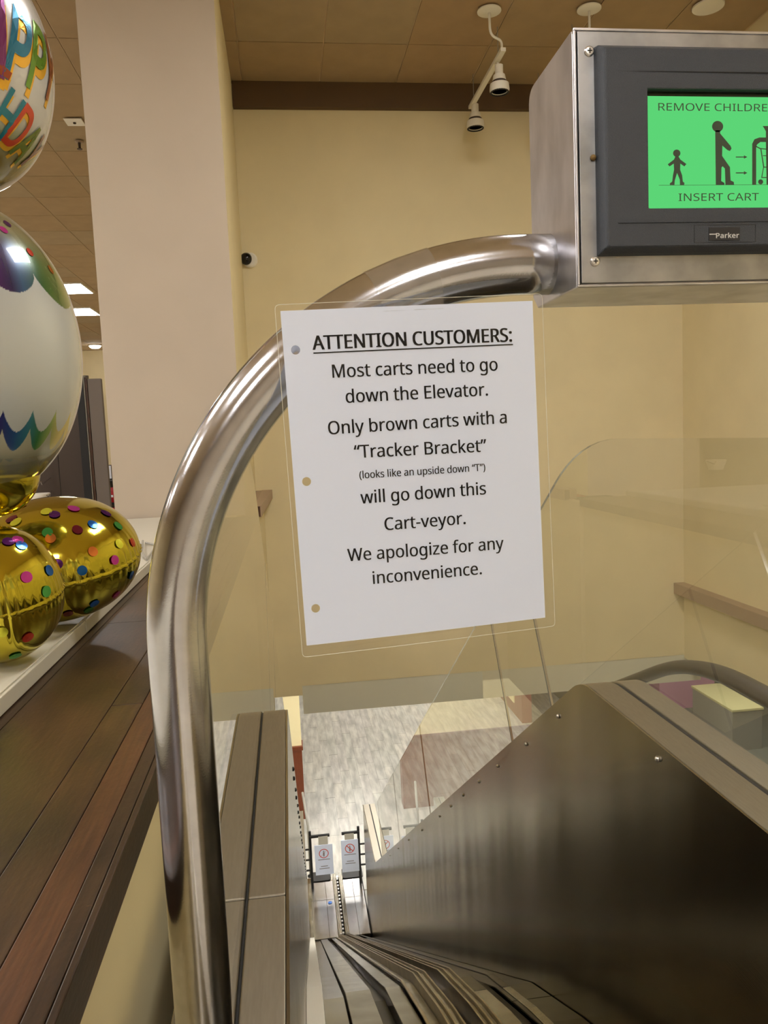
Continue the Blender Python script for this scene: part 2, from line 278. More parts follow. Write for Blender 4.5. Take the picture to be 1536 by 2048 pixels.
# glyph outlines of the lettering in the scene, thousandths of an em
GLYPHS = {
 'sans': r''' |209|
(|241|32 220 33 252 35 285 39 317 45 348 52 379 60 409 71 439 83 468 97 495 113 522 131 548 150 573 217 573 190 534 167 493 148 451 132 407 119 361 111 315 105 268 103 221 104 190 107 159 111 128 116 98 123 68 132 38 142 9 154 -20 167 -48 182 -75 198 -101 216 -127 150 -127 131 -103 113 -77 97 -51 83 -24 71 5 60 34 52 63 45 94 39 125 35 156 33 188
)|241|209 220 208 188 205 156 202 125 196 94 189 63 180 34 170 5 158 -24 144 -51 128 -77 110 -103 91 -127 25 -127 43 -101 59 -75 73 -48 87 -20 98 9 108 38 117 68 124 98 130 128 134 159 136 190 137 221 136 252 134 283 130 315 124 346 117 376 108 406 98 436 87 465 73 493 59 521 42 547 24 573 91 573 110 548 128 522 144 495 158 468 170 439 180 409 189 379 196 348 202 317 205 285 208 252
-|258|32 184 32 246 226 246 226 184
.|215|58 43 59 57 61 69 66 78 72 85 80 90 88 94 97 96 107 97 117 96 126 94 135 90 142 85 149 78 153 69 156 57 157 43 156 30 153 18 149 9 142 2 135 -4 126 -8 117 -10 107 -11 97 -10 88 -8 80 -4 72 2 66 9 61 18 59 30
:|215|58 43 59 57 61 69 66 78 72 85 80 90 88 94 97 96 107 97 117 96 126 94 135 90 142 85 149 78 153 69 156 57 157 43 156 30 153 18 149 9 142 2 135 -4 126 -8 117 -10 107 -11 97 -10 88 -8 80 -4 72 2 66 9 61 18 59 30/58 387 59 401 61 412 66 422 72 429 80 434 88 438 97 440 107 441 117 440 126 438 135 434 142 429 149 422 153 412 156 401 157 387 156 373 153 362 149 352 142 345 135 339 126 335 117 333 107 332 97 333 88 335 80 339 72 345 66 352 61 362 59 373
A|512|437 0 368 177 141 177 73 0 0 0 224 575 289 575 512 0/282 415 281 418 279 424 277 430 274 438 271 446 269 455 266 464 263 473 261 481 259 489 257 495 255 500 253 492 251 484 249 476 247 468 244 460 242 452 240 445 238 438 236 431 234 425 232 420 230 415 165 241 346 241
B|521|241 573 292 571 336 565 373 555 404 541 428 522 445 497 455 467 459 431 458 414 456 399 452 384 446 371 439 358 431 347 421 337 409 328 396 320 382 313 367 308 350 304 350 300 367 297 384 292 400 286 415 279 429 271 441 261 452 249 461 236 468 221 474 203 477 184 478 163 476 138 472 115 464 93 454 74 441 57 425 42 406 29 385 19 362 11 337 5 309 1 279 0 78 0 78 573/256 329 290 330 318 335 340 342 357 352 369 366 377 382 382 401 384 423 382 445 376 463 365 478 351 490 332 499 308 506 279 510 245 511 150 511 150 329/150 269 150 61 265 61 301 63 330 68 354 78 371 91 384 107 394 125 399 145 401 168 400 183 398 197 394 210 388 221 380 232 370 241 358 249 344 256 327 262 307 266 285 268 260 269
C|507|323 517 301 516 280 513 260 508 241 502 223 493 206 482 192 470 178 456 166 440 155 423 146 404 139 383 133 361 129 337 126 312 125 286 126 252 131 220 138 191 147 164 160 139 175 117 192 99 213 83 236 71 262 62 291 57 322 55 341 56 359 57 377 59 394 62 410 65 427 69 443 73 460 78 460 15 443 10 427 5 410 1 393 -2 375 -5 356 -7 335 -8 312 -8 270 -6 232 1 197 12 166 28 139 48 115 72 95 99 78 131 65 165 56 203 51 244 49 287 50 319 53 349 59 378 67 406 77 432 89 456 103 478 120 499 138 517 159 534 181 548 206 559 233 569 261 575 292 579 324 581 346 580 367 578 388 576 409 572 429 567 448 561 465 554 482 547 453 486 439 492 425 497 410 503 394 508 378 512 360 515 342 517
D|585|536 292 534 246 528 203 516 165 501 131 481 100 457 74 430 51 399 33 364 18 325 8 283 2 237 0 78 0 78 573 254 573 296 571 335 565 371 555 404 540 434 523 460 501 483 475 502 446 517 413 528 377 534 336/460 289 459 326 454 359 446 388 435 415 421 437 404 457 384 474 361 487 336 498 308 505 277 509 244 511 150 511 150 62 228 62 282 65 329 76 369 94 402 119 428 151 446 190 457 236
E|446|398 0 78 0 78 573 398 573 398 509 150 509 150 330 383 330 383 268 150 268 150 63 398 63
H|594|516 0 443 0 443 267 150 267 150 0 78 0 78 573 150 573 150 330 443 330 443 573 516 573
I|272|239 0 32 0 32 42 99 57 99 515 32 531 32 573 239 573 239 531 172 515 172 57 239 42
L|420|78 0 78 573 150 573 150 64 400 64 400 0
M|727|330 0 142 502 139 502 140 493 140 484 141 473 142 461 142 448 143 435 143 421 144 407 144 392 144 377 144 362 144 347 144 0 78 0 78 573 184 573 361 103 364 103 544 573 650 573 650 0 578 0 578 352 578 366 578 380 579 394 579 408 579 421 580 435 581 447 581 460 582 472 583 482 583 492 584 501 581 501 390 0
N|609|532 0 447 0 141 476 138 476 139 466 139 455 140 444 141 432 141 419 142 406 143 392 143 378 144 364 144 349 144 335 144 320 144 0 78 0 78 573 161 573 467 99 470 99 470 106 469 115 468 125 468 137 467 150 467 164 466 178 466 193 465 208 465 223 464 236 464 249 464 573 532 573
O|626|577 287 576 255 573 224 568 194 561 166 551 140 540 116 526 94 510 73 493 54 473 38 451 24 428 13 402 4 375 -3 345 -7 314 -8 281 -7 251 -3 222 4 196 13 173 25 151 39 131 55 114 73 98 94 85 116 74 141 65 167 58 195 53 224 50 255 49 288 51 331 56 370 65 408 78 442 94 473 114 500 138 524 166 545 197 561 232 572 271 579 314 581 356 579 393 572 428 561 459 545 486 525 510 501 530 473 547 442 560 408 570 370 576 330/125 287 126 252 130 220 136 190 145 163 157 138 171 117 188 98 207 83 230 70 255 62 283 56 314 55 345 56 373 62 398 70 420 83 439 98 456 117 470 138 481 163 490 190 496 220 500 252 501 287 498 338 490 384 476 423 456 457 431 484 398 503 360 514 314 518 283 516 255 511 230 502 207 490 188 475 171 457 157 435 145 411 136 384 130 354 126 322
P|485|229 573 282 570 326 562 363 548 393 528 415 504 431 475 441 442 444 404 444 387 441 370 438 353 433 336 426 321 417 306 407 292 395 278 380 266 364 255 345 246 324 238 301 231 275 227 247 224 216 223 150 223 150 0 78 0 78 573/223 511 150 511 150 285 208 285 234 285 258 288 279 291 298 296 315 303 330 311 342 322 352 334 360 347 365 363 369 381 370 401 367 427 361 449 350 468 334 484 314 495 289 504 258 509
R|499|236 573 270 571 301 568 329 562 353 555 375 544 393 532 409 517 422 500 432 481 439 460 443 436 444 410 443 388 440 368 435 350 427 334 418 319 408 306 397 295 385 285 371 277 358 269 344 262 330 257 487 0 403 0 264 237 150 237 150 0 78 0 78 573/232 510 150 510 150 298 236 298 268 299 296 304 319 313 338 325 352 341 362 359 368 381 370 407 369 424 366 440 361 455 355 467 346 477 336 486 324 494 310 500 293 504 275 507 254 509
S|440|403 153 401 128 396 106 389 85 378 66 364 49 348 35 328 22 307 11 283 3 257 -3 228 -7 198 -8 182 -8 167 -7 152 -6 137 -5 122 -3 109 -1 96 2 83 4 72 8 61 11 50 15 41 19 41 88 56 82 73 76 92 70 113 65 134 60 156 57 179 55 201 55 222 55 240 57 257 61 273 66 286 72 298 79 308 88 316 98 322 109 327 120 329 133 330 147 330 160 327 173 324 184 318 194 311 204 302 213 291 221 277 230 261 238 242 247 220 256 196 265 178 272 161 279 146 286 131 294 118 302 106 311 95 320 85 330 76 340 69 351 63 363 57 375 53 389 50 403 49 418 48 435 50 457 54 477 61 496 71 513 84 528 99 542 116 553 136 563 157 571 180 576 205 579 231 581 254 580 276 578 297 576 318 572 337 567 355 562 372 555 389 549 366 487 351 493 336 499 319 504 302 508 284 512 266 515 248 517 229 517 212 517 196 515 182 511 169 507 158 501 148 494 140 486 133 478 128 468 124 457 122 446 121 434 122 420 124 407 128 396 133 386 140 376 149 367 160 359 172 351 187 343 204 335 224 327 246 318 270 309 293 299 313 289 332 279 348 268 362 255 374 242 385 228 392 212 398 194 401 175
T|446|259 0 187 0 187 509 8 509 8 573 437 573 437 509 259 509
U|586|513 202 512 173 507 146 500 120 489 95 476 72 459 52 439 35 416 20 389 8 360 -1 327 -6 290 -8 240 -4 196 7 159 25 128 50 104 82 86 118 76 158 72 204 72 573 144 573 144 201 147 168 154 139 165 114 182 93 203 76 228 64 259 57 294 55 319 56 342 59 361 65 379 73 394 84 407 96 418 110 427 126 433 143 438 161 441 181 442 202 442 573 513 573
V|481|481 573 277 0 204 0 0 573 75 573 204 205 209 194 213 182 216 171 220 160 223 150 226 139 229 129 231 119 234 109 236 100 238 90 241 80 243 90 245 100 247 110 250 119 253 130 255 140 259 150 262 161 265 172 269 183 273 195 277 207 405 573
W|746|735 573 583 0 510 0 399 375 396 384 394 392 391 401 389 410 387 419 384 427 382 435 380 443 378 451 376 458 375 465 373 471 372 477 371 481 370 485 370 488 369 485 369 481 368 477 367 471 366 465 364 458 363 451 361 443 359 435 357 427 355 418 352 409 350 400 348 391 345 382 342 373 234 0 161 0 10 573 85 573 174 223 176 214 179 205 181 195 183 186 185 177 187 169 189 160 190 151 192 143 194 134 195 126 196 118 198 110 199 102 200 94 201 87 203 95 204 103 205 111 206 119 208 128 210 137 211 145 213 154 215 163 218 173 220 182 222 191 225 200 227 209 229 218 232 227 333 573 407 573 512 225 515 215 518 206 520 197 523 187 525 178 527 169 530 160 532 151 534 142 535 133 537 125 538 117 540 109 541 101 542 94 544 87 545 97 547 107 548 118 550 129 552 140 555 151 557 163 560 175 563 187 566 199 569 211 572 224 660 573
Y|454|227 291 376 573 454 573 263 222 263 0 191 0 191 219 0 573 79 573
a|450|231 437 268 435 299 428 326 418 347 403 364 383 376 358 383 328 385 293 385 0 334 0 320 61 317 61 307 50 298 40 288 30 279 22 268 15 258 9 246 3 234 -1 220 -4 206 -6 190 -8 172 -8 154 -7 136 -5 119 0 103 6 88 13 75 23 64 34 55 48 47 63 41 80 38 99 37 119 40 150 50 176 65 199 87 219 116 234 152 245 194 253 243 257 316 259 316 285 315 309 310 330 303 347 293 359 280 368 265 375 247 379 227 380 210 379 194 378 178 374 163 370 148 365 133 359 119 353 106 347 84 400 99 408 115 414 132 421 151 426 170 431 190 434 210 436/252 208 215 205 184 200 159 192 141 182 127 170 118 155 112 138 110 119 111 102 115 87 122 75 132 66 144 58 157 53 172 50 188 49 215 51 238 56 260 66 279 79 295 96 306 117 313 142 315 172 315 210
b|493|139 461 139 448 138 435 138 422 138 410 137 399 136 389 136 380 135 373 139 373 149 386 161 398 174 409 189 419 206 427 226 432 248 436 272 437 310 434 344 423 374 406 401 381 422 350 437 312 446 267 449 215 448 180 444 147 437 118 427 91 415 68 400 48 384 31 365 17 344 6 322 -2 298 -6 272 -8 248 -7 226 -3 206 2 189 10 174 20 161 31 149 42 139 55 133 55 119 0 68 0 68 609 139 609/260 379 238 377 219 374 202 369 188 361 175 351 165 339 157 325 150 308 145 289 142 268 139 244 139 217 139 214 140 177 145 144 153 116 165 93 181 74 202 61 229 53 261 51 288 53 312 61 332 74 348 93 360 117 369 145 374 178 376 216 374 254 369 287 360 315 348 338 331 356 311 368 288 376
c|385|241 -8 213 -7 187 -2 162 5 139 15 118 28 99 45 83 65 69 87 58 114 50 143 46 176 44 213 46 250 51 284 59 315 71 342 85 365 102 385 121 401 142 415 166 425 191 432 217 436 245 438 262 437 278 436 293 434 309 431 323 427 336 424 348 419 358 415 337 356 327 360 316 363 304 366 292 370 279 372 267 374 255 376 244 376 223 375 204 371 187 366 172 358 159 347 148 335 138 320 131 303 125 284 120 263 118 239 117 213 118 189 120 166 125 145 131 126 138 109 148 94 159 82 172 71 186 63 202 58 220 54 240 53 257 53 273 55 288 57 302 60 315 64 328 68 340 73 351 78 351 15 340 10 328 5 316 1 304 -2 290 -5 275 -7 258 -8
d|493|221 -8 182 -5 148 6 118 23 92 48 71 79 56 117 47 162 44 214 47 266 56 311 71 350 93 381 119 406 149 424 183 434 221 438 238 437 253 436 267 433 280 429 292 425 303 420 314 413 323 407 332 399 340 391 348 383 354 374 359 374 359 380 358 387 357 396 356 405 356 415 355 424 355 431 354 438 354 609 425 609 425 0 368 0 358 58 354 58 348 49 340 40 332 32 323 24 314 17 303 11 292 6 279 1 266 -3 252 -6 237 -7/232 51 263 53 290 60 311 71 328 88 340 109 348 135 354 165 355 200 355 213 354 251 349 284 340 313 329 336 313 355 291 369 264 377 231 379 204 376 181 368 162 354 146 334 133 309 124 281 119 249 117 213 119 176 124 144 133 116 146 93 162 74 181 61 205 53
e|452|234 438 261 436 286 432 308 424 329 414 348 401 364 385 378 367 390 346 399 323 406 299 410 272 411 244 411 201 117 201 120 167 127 137 139 111 154 90 174 74 197 62 224 55 254 52 274 53 293 54 310 56 327 60 343 64 359 69 375 75 392 82 392 20 376 13 359 8 343 3 327 -1 310 -4 292 -6 272 -8 251 -8 221 -6 194 -2 167 6 143 17 121 31 101 48 85 68 70 91 59 117 51 146 46 177 44 212 46 246 50 277 57 306 68 333 81 357 96 378 114 395 134 411 157 423 181 431 207 436/233 380 209 378 188 372 170 362 154 348 140 330 130 309 123 285 119 257 338 257 337 275 335 292 331 307 326 322 320 334 312 346 303 356 292 364 280 371 266 376 251 379
f|276|266 375 158 375 158 0 87 0 87 375 12 375 12 408 87 432 87 457 88 483 92 507 97 528 104 547 113 563 124 577 137 588 152 597 168 604 186 609 206 612 227 613 239 613 252 612 263 611 274 609 284 607 294 604 302 602 310 599 292 544 285 546 278 548 270 550 262 552 254 553 245 555 237 555 228 556 211 554 197 550 185 542 175 532 168 519 162 502 159 481 158 458 158 430 266 430
g|493|221 438 241 437 261 434 280 429 297 422 314 413 329 402 343 388 355 373 359 373 369 430 425 430 425 -7 424 -36 420 -63 413 -88 404 -109 392 -129 378 -146 361 -160 341 -172 318 -181 293 -187 264 -191 233 -192 210 -192 188 -191 167 -189 147 -186 128 -182 110 -177 94 -172 78 -165 78 -100 94 -108 111 -114 129 -120 149 -125 170 -129 191 -132 214 -133 237 -134 263 -132 286 -126 306 -116 324 -101 337 -84 347 -63 353 -39 355 -13 355 4 355 9 355 16 356 23 356 32 356 40 357 47 357 53 358 57 354 57 343 42 329 28 315 17 299 8 281 1 263 -4 243 -7 221 -8 182 -4 147 7 117 25 91 51 70 83 56 121 47 164 44 214 47 263 56 306 70 344 91 377 117 404 147 423 181 434/230 379 213 377 197 374 182 368 169 359 157 349 147 336 138 320 130 303 125 284 120 262 118 239 117 213 119 176 124 143 134 115 146 92 163 73 182 60 205 52 232 50 248 50 262 52 276 54 288 58 299 63 309 69 318 76 326 85 334 94 340 105 345 117 349 131 352 145 354 161 356 179 356 197 356 214 355 242 353 267 349 289 343 309 335 326 326 340 315 352 302 362 287 369 270 374 251 377
h|496|139 431 139 423 138 415 138 407 138 399 137 392 136 384 136 377 135 370 140 370 147 381 155 391 164 400 174 407 185 414 196 420 208 425 221 429 233 433 247 435 260 437 273 437 298 436 321 433 342 428 360 421 377 411 391 400 403 386 413 370 421 351 426 330 430 306 431 280 431 0 361 0 361 275 359 299 355 321 348 338 338 353 324 364 308 372 288 377 265 379 242 377 222 374 204 368 189 360 177 350 166 338 157 324 150 308 145 289 142 269 139 246 139 222 139 0 68 0 68 609 139 609
i|207|139 430 139 0 68 0 68 430/104 591 112 590 119 588 126 585 133 580 138 574 142 566 144 557 145 546 144 536 142 526 138 519 133 512 126 508 119 504 112 502 104 501 96 502 88 504 81 508 75 512 69 519 66 526 63 536 63 546 63 557 66 566 69 574 75 580 81 585 88 588 96 590
k|428|138 291 138 284 138 276 137 267 137 257 136 247 136 238 135 229 135 221 138 221 141 225 144 229 148 234 152 240 157 246 162 252 167 258 172 264 177 270 181 276 185 280 189 285 326 430 409 430 235 246 421 0 336 0 187 200 138 158 138 0 68 0 68 609 138 609
l|207|139 0 68 0 68 609 139 609
n|496|275 438 311 436 343 429 369 417 391 401 409 379 421 352 428 319 431 280 431 0 361 0 361 275 359 299 355 321 348 338 338 353 324 364 308 372 288 377 265 379 232 376 204 368 182 356 166 338 154 316 146 289 140 258 139 223 139 0 68 0 68 430 125 430 136 371 140 371 147 382 156 392 165 401 175 409 186 416 198 422 210 427 222 431 235 434 248 436 262 437
o|485|442 216 441 190 438 165 434 142 428 121 420 101 411 82 400 66 388 51 374 37 359 25 342 15 324 7 305 0 285 -4 264 -7 241 -8 221 -7 200 -4 181 0 163 7 145 15 129 25 114 37 100 51 88 66 77 82 67 101 59 121 52 142 48 165 45 190 44 216 46 250 50 282 58 310 68 336 81 360 97 380 116 397 137 412 161 423 186 431 214 436 244 438 272 436 299 431 324 423 347 412 368 397 387 380 403 360 417 336 428 310 436 282 440 250/117 216 118 191 120 169 125 147 130 128 138 110 147 95 159 82 172 71 187 62 203 56 222 52 243 51 264 52 282 56 299 62 314 71 327 82 339 95 348 110 356 128 361 147 366 169 368 191 369 216 368 240 365 263 361 284 355 303 348 320 338 335 327 348 314 359 299 367 282 374 263 377 242 379 212 376 185 368 164 354 147 335 134 311 124 284 119 252
p|493|273 438 310 434 344 424 374 407 401 383 422 351 437 313 446 268 449 216 448 181 444 148 437 119 427 93 415 69 401 49 384 31 365 17 345 6 322 -2 298 -6 272 -8 256 -7 241 -6 227 -3 213 1 201 6 190 11 179 17 170 24 161 31 153 38 145 46 139 55 134 55 135 47 136 39 136 30 137 20 138 10 138 1 139 -8 139 -16 139 -192 68 -192 68 430 126 430 136 371 139 371 145 380 153 389 161 397 170 405 179 412 189 419 201 424 213 429 226 433 240 436 256 437/260 379 239 377 221 374 204 369 190 362 178 353 167 342 158 328 152 313 146 295 142 275 140 254 139 229 139 216 139 190 142 167 145 145 150 126 157 109 165 93 176 80 188 70 203 61 220 55 239 52 261 51 280 52 297 56 312 63 326 72 338 84 348 98 357 113 364 131 369 150 373 171 375 193 376 217 374 252 369 283 360 310 348 334 331 354 311 367 288 376
r|331|269 438 275 438 281 438 288 437 295 437 301 436 308 435 314 434 319 433 310 368 305 369 299 370 294 371 287 372 281 373 275 373 270 374 264 374 252 373 240 371 228 368 217 363 206 358 195 351 186 343 176 334 168 324 161 313 154 301 149 289 144 275 141 261 139 245 139 229 139 0 68 0 68 430 126 430 134 351 137 351 144 363 152 374 161 385 170 395 180 404 191 413 202 420 214 426 227 431 240 435 254 437
s|384|348 119 347 99 343 80 336 64 327 49 316 36 302 24 286 14 268 6 248 0 226 -4 202 -7 176 -8 155 -8 135 -6 116 -4 99 -1 83 3 68 8 55 13 42 19 42 83 55 77 70 71 86 65 104 60 122 55 141 52 159 50 178 49 203 50 224 53 242 59 256 66 266 76 274 86 278 99 280 112 279 120 278 128 275 135 271 141 266 148 259 154 250 160 239 167 227 173 212 180 194 188 174 196 154 204 135 212 118 220 103 228 89 236 76 245 66 255 57 266 50 278 45 292 42 307 41 324 44 350 52 372 66 392 85 408 109 421 137 430 168 436 202 438 221 437 240 436 258 434 275 430 292 426 308 421 324 415 339 409 315 353 301 358 287 363 273 368 258 372 243 376 228 378 213 380 197 380 177 379 159 377 144 372 131 366 121 358 114 350 110 339 108 328 109 319 111 312 114 304 119 298 125 292 133 286 142 280 154 274 167 268 182 261 200 254 219 246 239 239 257 231 274 223 289 215 302 206 314 197 324 187 333 176 339 164 344 150 347 135
t|289|212 50 220 50 228 50 236 51 245 53 253 54 260 55 266 57 272 59 272 5 266 2 258 0 250 -2 240 -4 229 -6 219 -7 209 -8 200 -8 183 -7 167 -5 152 -1 138 4 124 11 112 20 101 31 91 44 84 60 78 79 75 100 74 125 74 375 13 375 13 409 75 437 103 528 144 528 144 430 269 430 269 375 144 375 144 127 146 108 149 93 155 79 163 69 173 60 185 54 198 51
u|496|427 430 427 0 370 0 359 57 356 57 349 46 340 36 331 28 321 20 310 13 298 8 286 3 273 -1 260 -4 247 -6 234 -8 220 -8 195 -7 173 -4 152 1 134 8 117 18 103 29 91 43 81 59 73 78 68 99 64 122 63 148 63 430 135 430 135 153 136 129 141 108 148 91 158 76 171 65 188 57 207 52 230 51 253 52 273 55 291 61 306 69 319 79 330 91 338 105 345 121 350 140 354 160 356 182 357 206 357 430
v|407|163 0 0 430 75 430 167 176 170 167 173 158 177 148 180 137 184 126 187 116 190 106 193 96 196 86 198 78 200 70 201 63 204 63 206 70 208 78 211 87 214 96 217 106 220 117 224 127 227 138 231 148 234 158 238 168 241 176 332 430 407 430 244 0
w|630|346 243 343 251 341 260 338 268 336 276 334 284 331 292 329 300 328 308 326 315 324 322 322 329 321 335 319 341 318 347 317 352 316 357 313 357 312 352 311 347 310 341 308 335 307 329 305 322 304 315 302 307 300 299 298 292 296 284 294 275 292 267 289 259 287 251 284 242 207 1 127 1 9 431 82 431 141 201 144 190 147 178 150 166 153 154 156 143 158 131 161 120 163 109 165 99 167 90 168 81 169 73 172 73 174 78 175 84 176 90 178 97 180 104 181 112 183 120 185 128 187 136 189 144 191 152 193 160 195 167 197 175 199 182 201 188 277 431 354 431 428 188 431 179 434 169 437 159 440 149 443 139 446 129 448 119 451 109 453 99 455 90 456 82 457 74 460 74 461 81 463 89 464 98 466 108 469 118 471 129 474 141 477 153 480 165 483 177 486 189 489 201 549 431 621 431 502 1 419 1
y|409|1 430 76 430 169 185 173 175 177 164 181 154 184 144 187 134 191 124 194 114 196 105 199 95 201 86 204 77 205 68 209 68 211 79 215 91 219 105 224 121 229 137 234 153 240 170 245 186 333 430 409 430 224 -59 216 -79 207 -97 198 -114 188 -130 177 -144 165 -156 152 -167 138 -176 123 -183 106 -188 87 -191 67 -192 58 -192 49 -192 41 -191 34 -190 27 -189 20 -188 14 -187 9 -186 9 -130 13 -131 19 -132 24 -132 30 -133 36 -134 43 -134 49 -135 56 -135 68 -134 79 -132 90 -130 99 -126 108 -120 116 -114 123 -107 130 -99 136 -90 142 -80 147 -70 152 -59 174 -2
z|377|346 0 31 0 31 47 262 375 45 375 45 430 340 430 340 377 112 55 346 55
“|288|278 573 275 557 271 541 267 524 263 507 259 489 255 472 252 455 249 438 246 421 243 406 240 390 238 376 162 376 156 385 160 399 165 414 169 430 175 445 181 462 187 478 193 494 200 511 206 527 213 543 220 558 226 573/130 573 126 557 122 541 119 524 115 507 111 489 107 472 104 455 100 438 97 421 94 406 92 390 90 376 14 376 10 385 13 399 18 414 23 430 28 445 34 462 40 478 46 494 53 511 59 527 66 543 72 558 79 573
”|288|278 564 274 549 270 534 265 519 260 503 254 486 248 470 242 454 235 437 229 421 222 406 216 391 209 376 156 376 160 392 164 408 168 424 172 441 176 459 179 476 183 493 186 510 190 527 193 543 195 558 197 573 273 573/130 564 126 549 122 534 117 519 111 503 106 486 100 470 93 454 87 437 80 421 74 406 67 391 61 376 10 376 12 388 15 399 18 412 21 424 24 437 26 450 29 463 32 476 34 489 37 502 39 514 41 527 43 539 45 551 47 562 49 573 124 573''',
}
# ------------------------------------------------------------------ lettering
def load(s):
    g = {}
    for line in s.strip('\n').split('\n'):
        ch, adv, rest = line.split('|', 2)
        loops = []
        if rest:
            for l in rest.split('/'):
                v = list(map(int, l.split())); q = []
                for i in range(0, len(v), 2):
                    p = (v[i] / 1000, v[i + 1] / 1000)
                    if not q or abs(p[0] - q[-1][0]) + abs(p[1] - q[-1][1]) > 0.0025: q.append(p)
                while len(q) > 3 and abs(q[0][0] - q[-1][0]) + abs(q[0][1] - q[-1][1]) <= 0.0025: q.pop()
                loops.append(q)
        g[ch] = (int(adv) / 1000, loops)
    return g
def embolden(g, d):
    """a heavier cut: every outline pushed outwards by d"""
    out = {}
    for ch, (adv, loops) in g.items():
        nl = []
        for l in loops:
            m = len(l); q = []
            for i in range(m):
                a, b, c = l[i - 1], l[i], l[(i + 1) % m]
                e1 = Vector((b[0] - a[0], b[1] - a[1])).normalized(); e2 = Vector((c[0] - b[0], c[1] - b[1])).normalized()
                n1 = Vector((-e1.y, e1.x)); n2 = Vector((-e2.y, e2.x)); n = n1 + n2
                n = n / max(n.length_squared, 0.35) * 2
                q.append((b[0] + SIGN * n.x * d, b[1] + SIGN * n.y * d * 0.8))
            nl.append(q)
        out[ch] = (adv + 1.2 * d, nl)
    return out
SIGN = 1
FONT = {'body': load(GLYPHS['sans'])}
FONT['fat'] = embolden(FONT['body'], 0.022); HEAVY = 0; FONT['ui'] = FONT['body']
def width(font, s): return sum(FONT[font][c][0] for c in s)
def glyph_mesh(font, ch):
    adv, loops = FONT[font][ch]
    if not loops: return [], []
    def area(l): return sum(a[0] * b[1] - b[0] * a[1] for a, b in zip(l, l[1:] + l[:1])) / 2
    def inside(p, l):
        c = False
        for a, b in zip(l, l[1:] + l[:1]):
            if (a[1] > p[1]) != (b[1] > p[1]) and p[0] < (b[0] - a[0]) * (p[1] - a[1]) / (b[1] - a[1]) + a[0]: c = not c
        return c
    depth = [sum(inside(l[0], o) for o in loops if o is not l) for l in loops]
    V = []; F = []
    for i, l in enumerate(loops):
        if depth[i] % 2: continue
        group = [l] + [o for j, o in enumerate(loops) if depth[j] == depth[i] + 1 and inside(o[0], l)]
        flat = [p for q in group for p in q]
        tris = tessellate_polygon([[Vector((p[0], p[1], 0)) for p in q] for q in group])
        n = len(V); V += flat; F += [tuple(n + k for k in t) for t in tris]
    return V, F
def text(font, s, size, fn, sx=1.0, align=0.5, heavy=0.0):
    """letters laid flat; fn maps (a, b) in metres to a point"""
    x = -width(font, s) * size * sx * align; V = []; F = []
    for ch in s:
        v, f = glyph_mesh(font, ch); n = len(V)
        for h in ((0.0,) if not heavy else (-heavy, -heavy / 3, heavy / 3, heavy)):      # heavy strokes: the outline laid down side by side
            n = len(V); V += [fn(x + (p[0] + h) * size * sx, p[1] * size) for p in v]; F += [tuple(i + n for i in t) for t in f]
        x += FONT[font][ch][0] * size * sx
    return V, F
def orient(vf, nrm):
    V, F = vf; out = []
    for f in F:
        a, b, c = (Vector(V[i]) for i in f[:3])
        out.append(f if (b - a).cross(c - a).dot(nrm) > 0 else f[::-1])
    return V, out
def poly2(loops, fn):
    flat = [p for q in loops for p in q]
    tris = tessellate_polygon([[Vector((p[0], p[1], 0)) for p in q] for q in loops])
    return [fn(*p) for p in flat], [tuple(t) for t in tris]
def circ(cx, cy, r, n=24): return [(cx + r * math.cos(2 * PI * k / n), cy + r * math.sin(2 * PI * k / n)) for k in range(n)]

# ================================================================== THE ROOM
S = 'structure'
BW = 6.05                       # back wall of the well
CEIL = 2.62; UP = -1.5; LOW = -5.85; WELLX = 3.25
mk('wall_back', join(box(0.028, WELLX + 0.15, BW, BW + 0.2, -1.953, CEIL + 0.1), box(-0.3, 0.028, BW, BW + 0.2, -2.03, CEIL + 0.1)), M['wall'])['kind'] = S
mk('trim_1', box(-0.24, WELLX, BW - 0.05, BW, 2.437, CEIL), M['cornice'])['kind'] = S
mk('trim_2', box(0.028, WELLX + 0.15, BW + 0.004, BW + 0.2, -2.185, -1.953), M['fascia'])['kind'] = S
mk('wall_right', box(WELLX, WELLX + 0.2, -7, BW, -1.98, CEIL + 0.1), M['wall'])['kind'] = S
mk('trim_3', box(WELLX - 0.09, WELLX, -3, BW, -1.42, -1.33), M['trimwood'])['kind'] = S
# low wall beside the counter, running on to the back wall behind the column
mk('wall_left', box(-0.6, -0.215, -1.5, 4.418, -2.03, -0.469), M['wall'])['kind'] = S
mk('wall_left', box(-0.245, -0.19, 4.42, BW, -2.03, -0.446), M['wall'])['kind'] = S
# square column, front face beige and side face yellow
cv, cf = box(-0.953, -0.245, 4.42, BW, -0.41, CEIL)
mk('column', (cv, cf), [M['column'], M['wall']], mi=[0, 0, 0, 0, 0, 1])['kind'] = S
# upper floor
fl = mk('floor', join(box(-14, -0.6, -8, 22, -2.02, UP), box(-0.6, WELLX + 0.2, -8, -0.12, -2.02, UP), box(-0.215, -0.160, -0.12, 0.74, -2.02, UP), box(-0.160, -0.040, 0.60, 0.734, -1.62, UP), box(0.84, WELLX + 0.2, -0.12, 0.95, -2.02, UP)), M['store_floor']); fl['kind'] = S
mk('wall_rear', box(-14, WELLX + 0.2, -8.2, -8, UP, CEIL), M['column'])['kind'] = S
mk('wall_far_left', box(-14.2, -14, -8, 22, UP, CEIL), M['wall'])['kind'] = S
mk('wall_far', box(-14, -0.4, 22, 22.2, UP, CEIL), M['wall'])['kind'] = S
mk('wall_behind_well', box(-0.6, -0.4, BW, 22, UP, CEIL), M['wall'])['kind'] = S
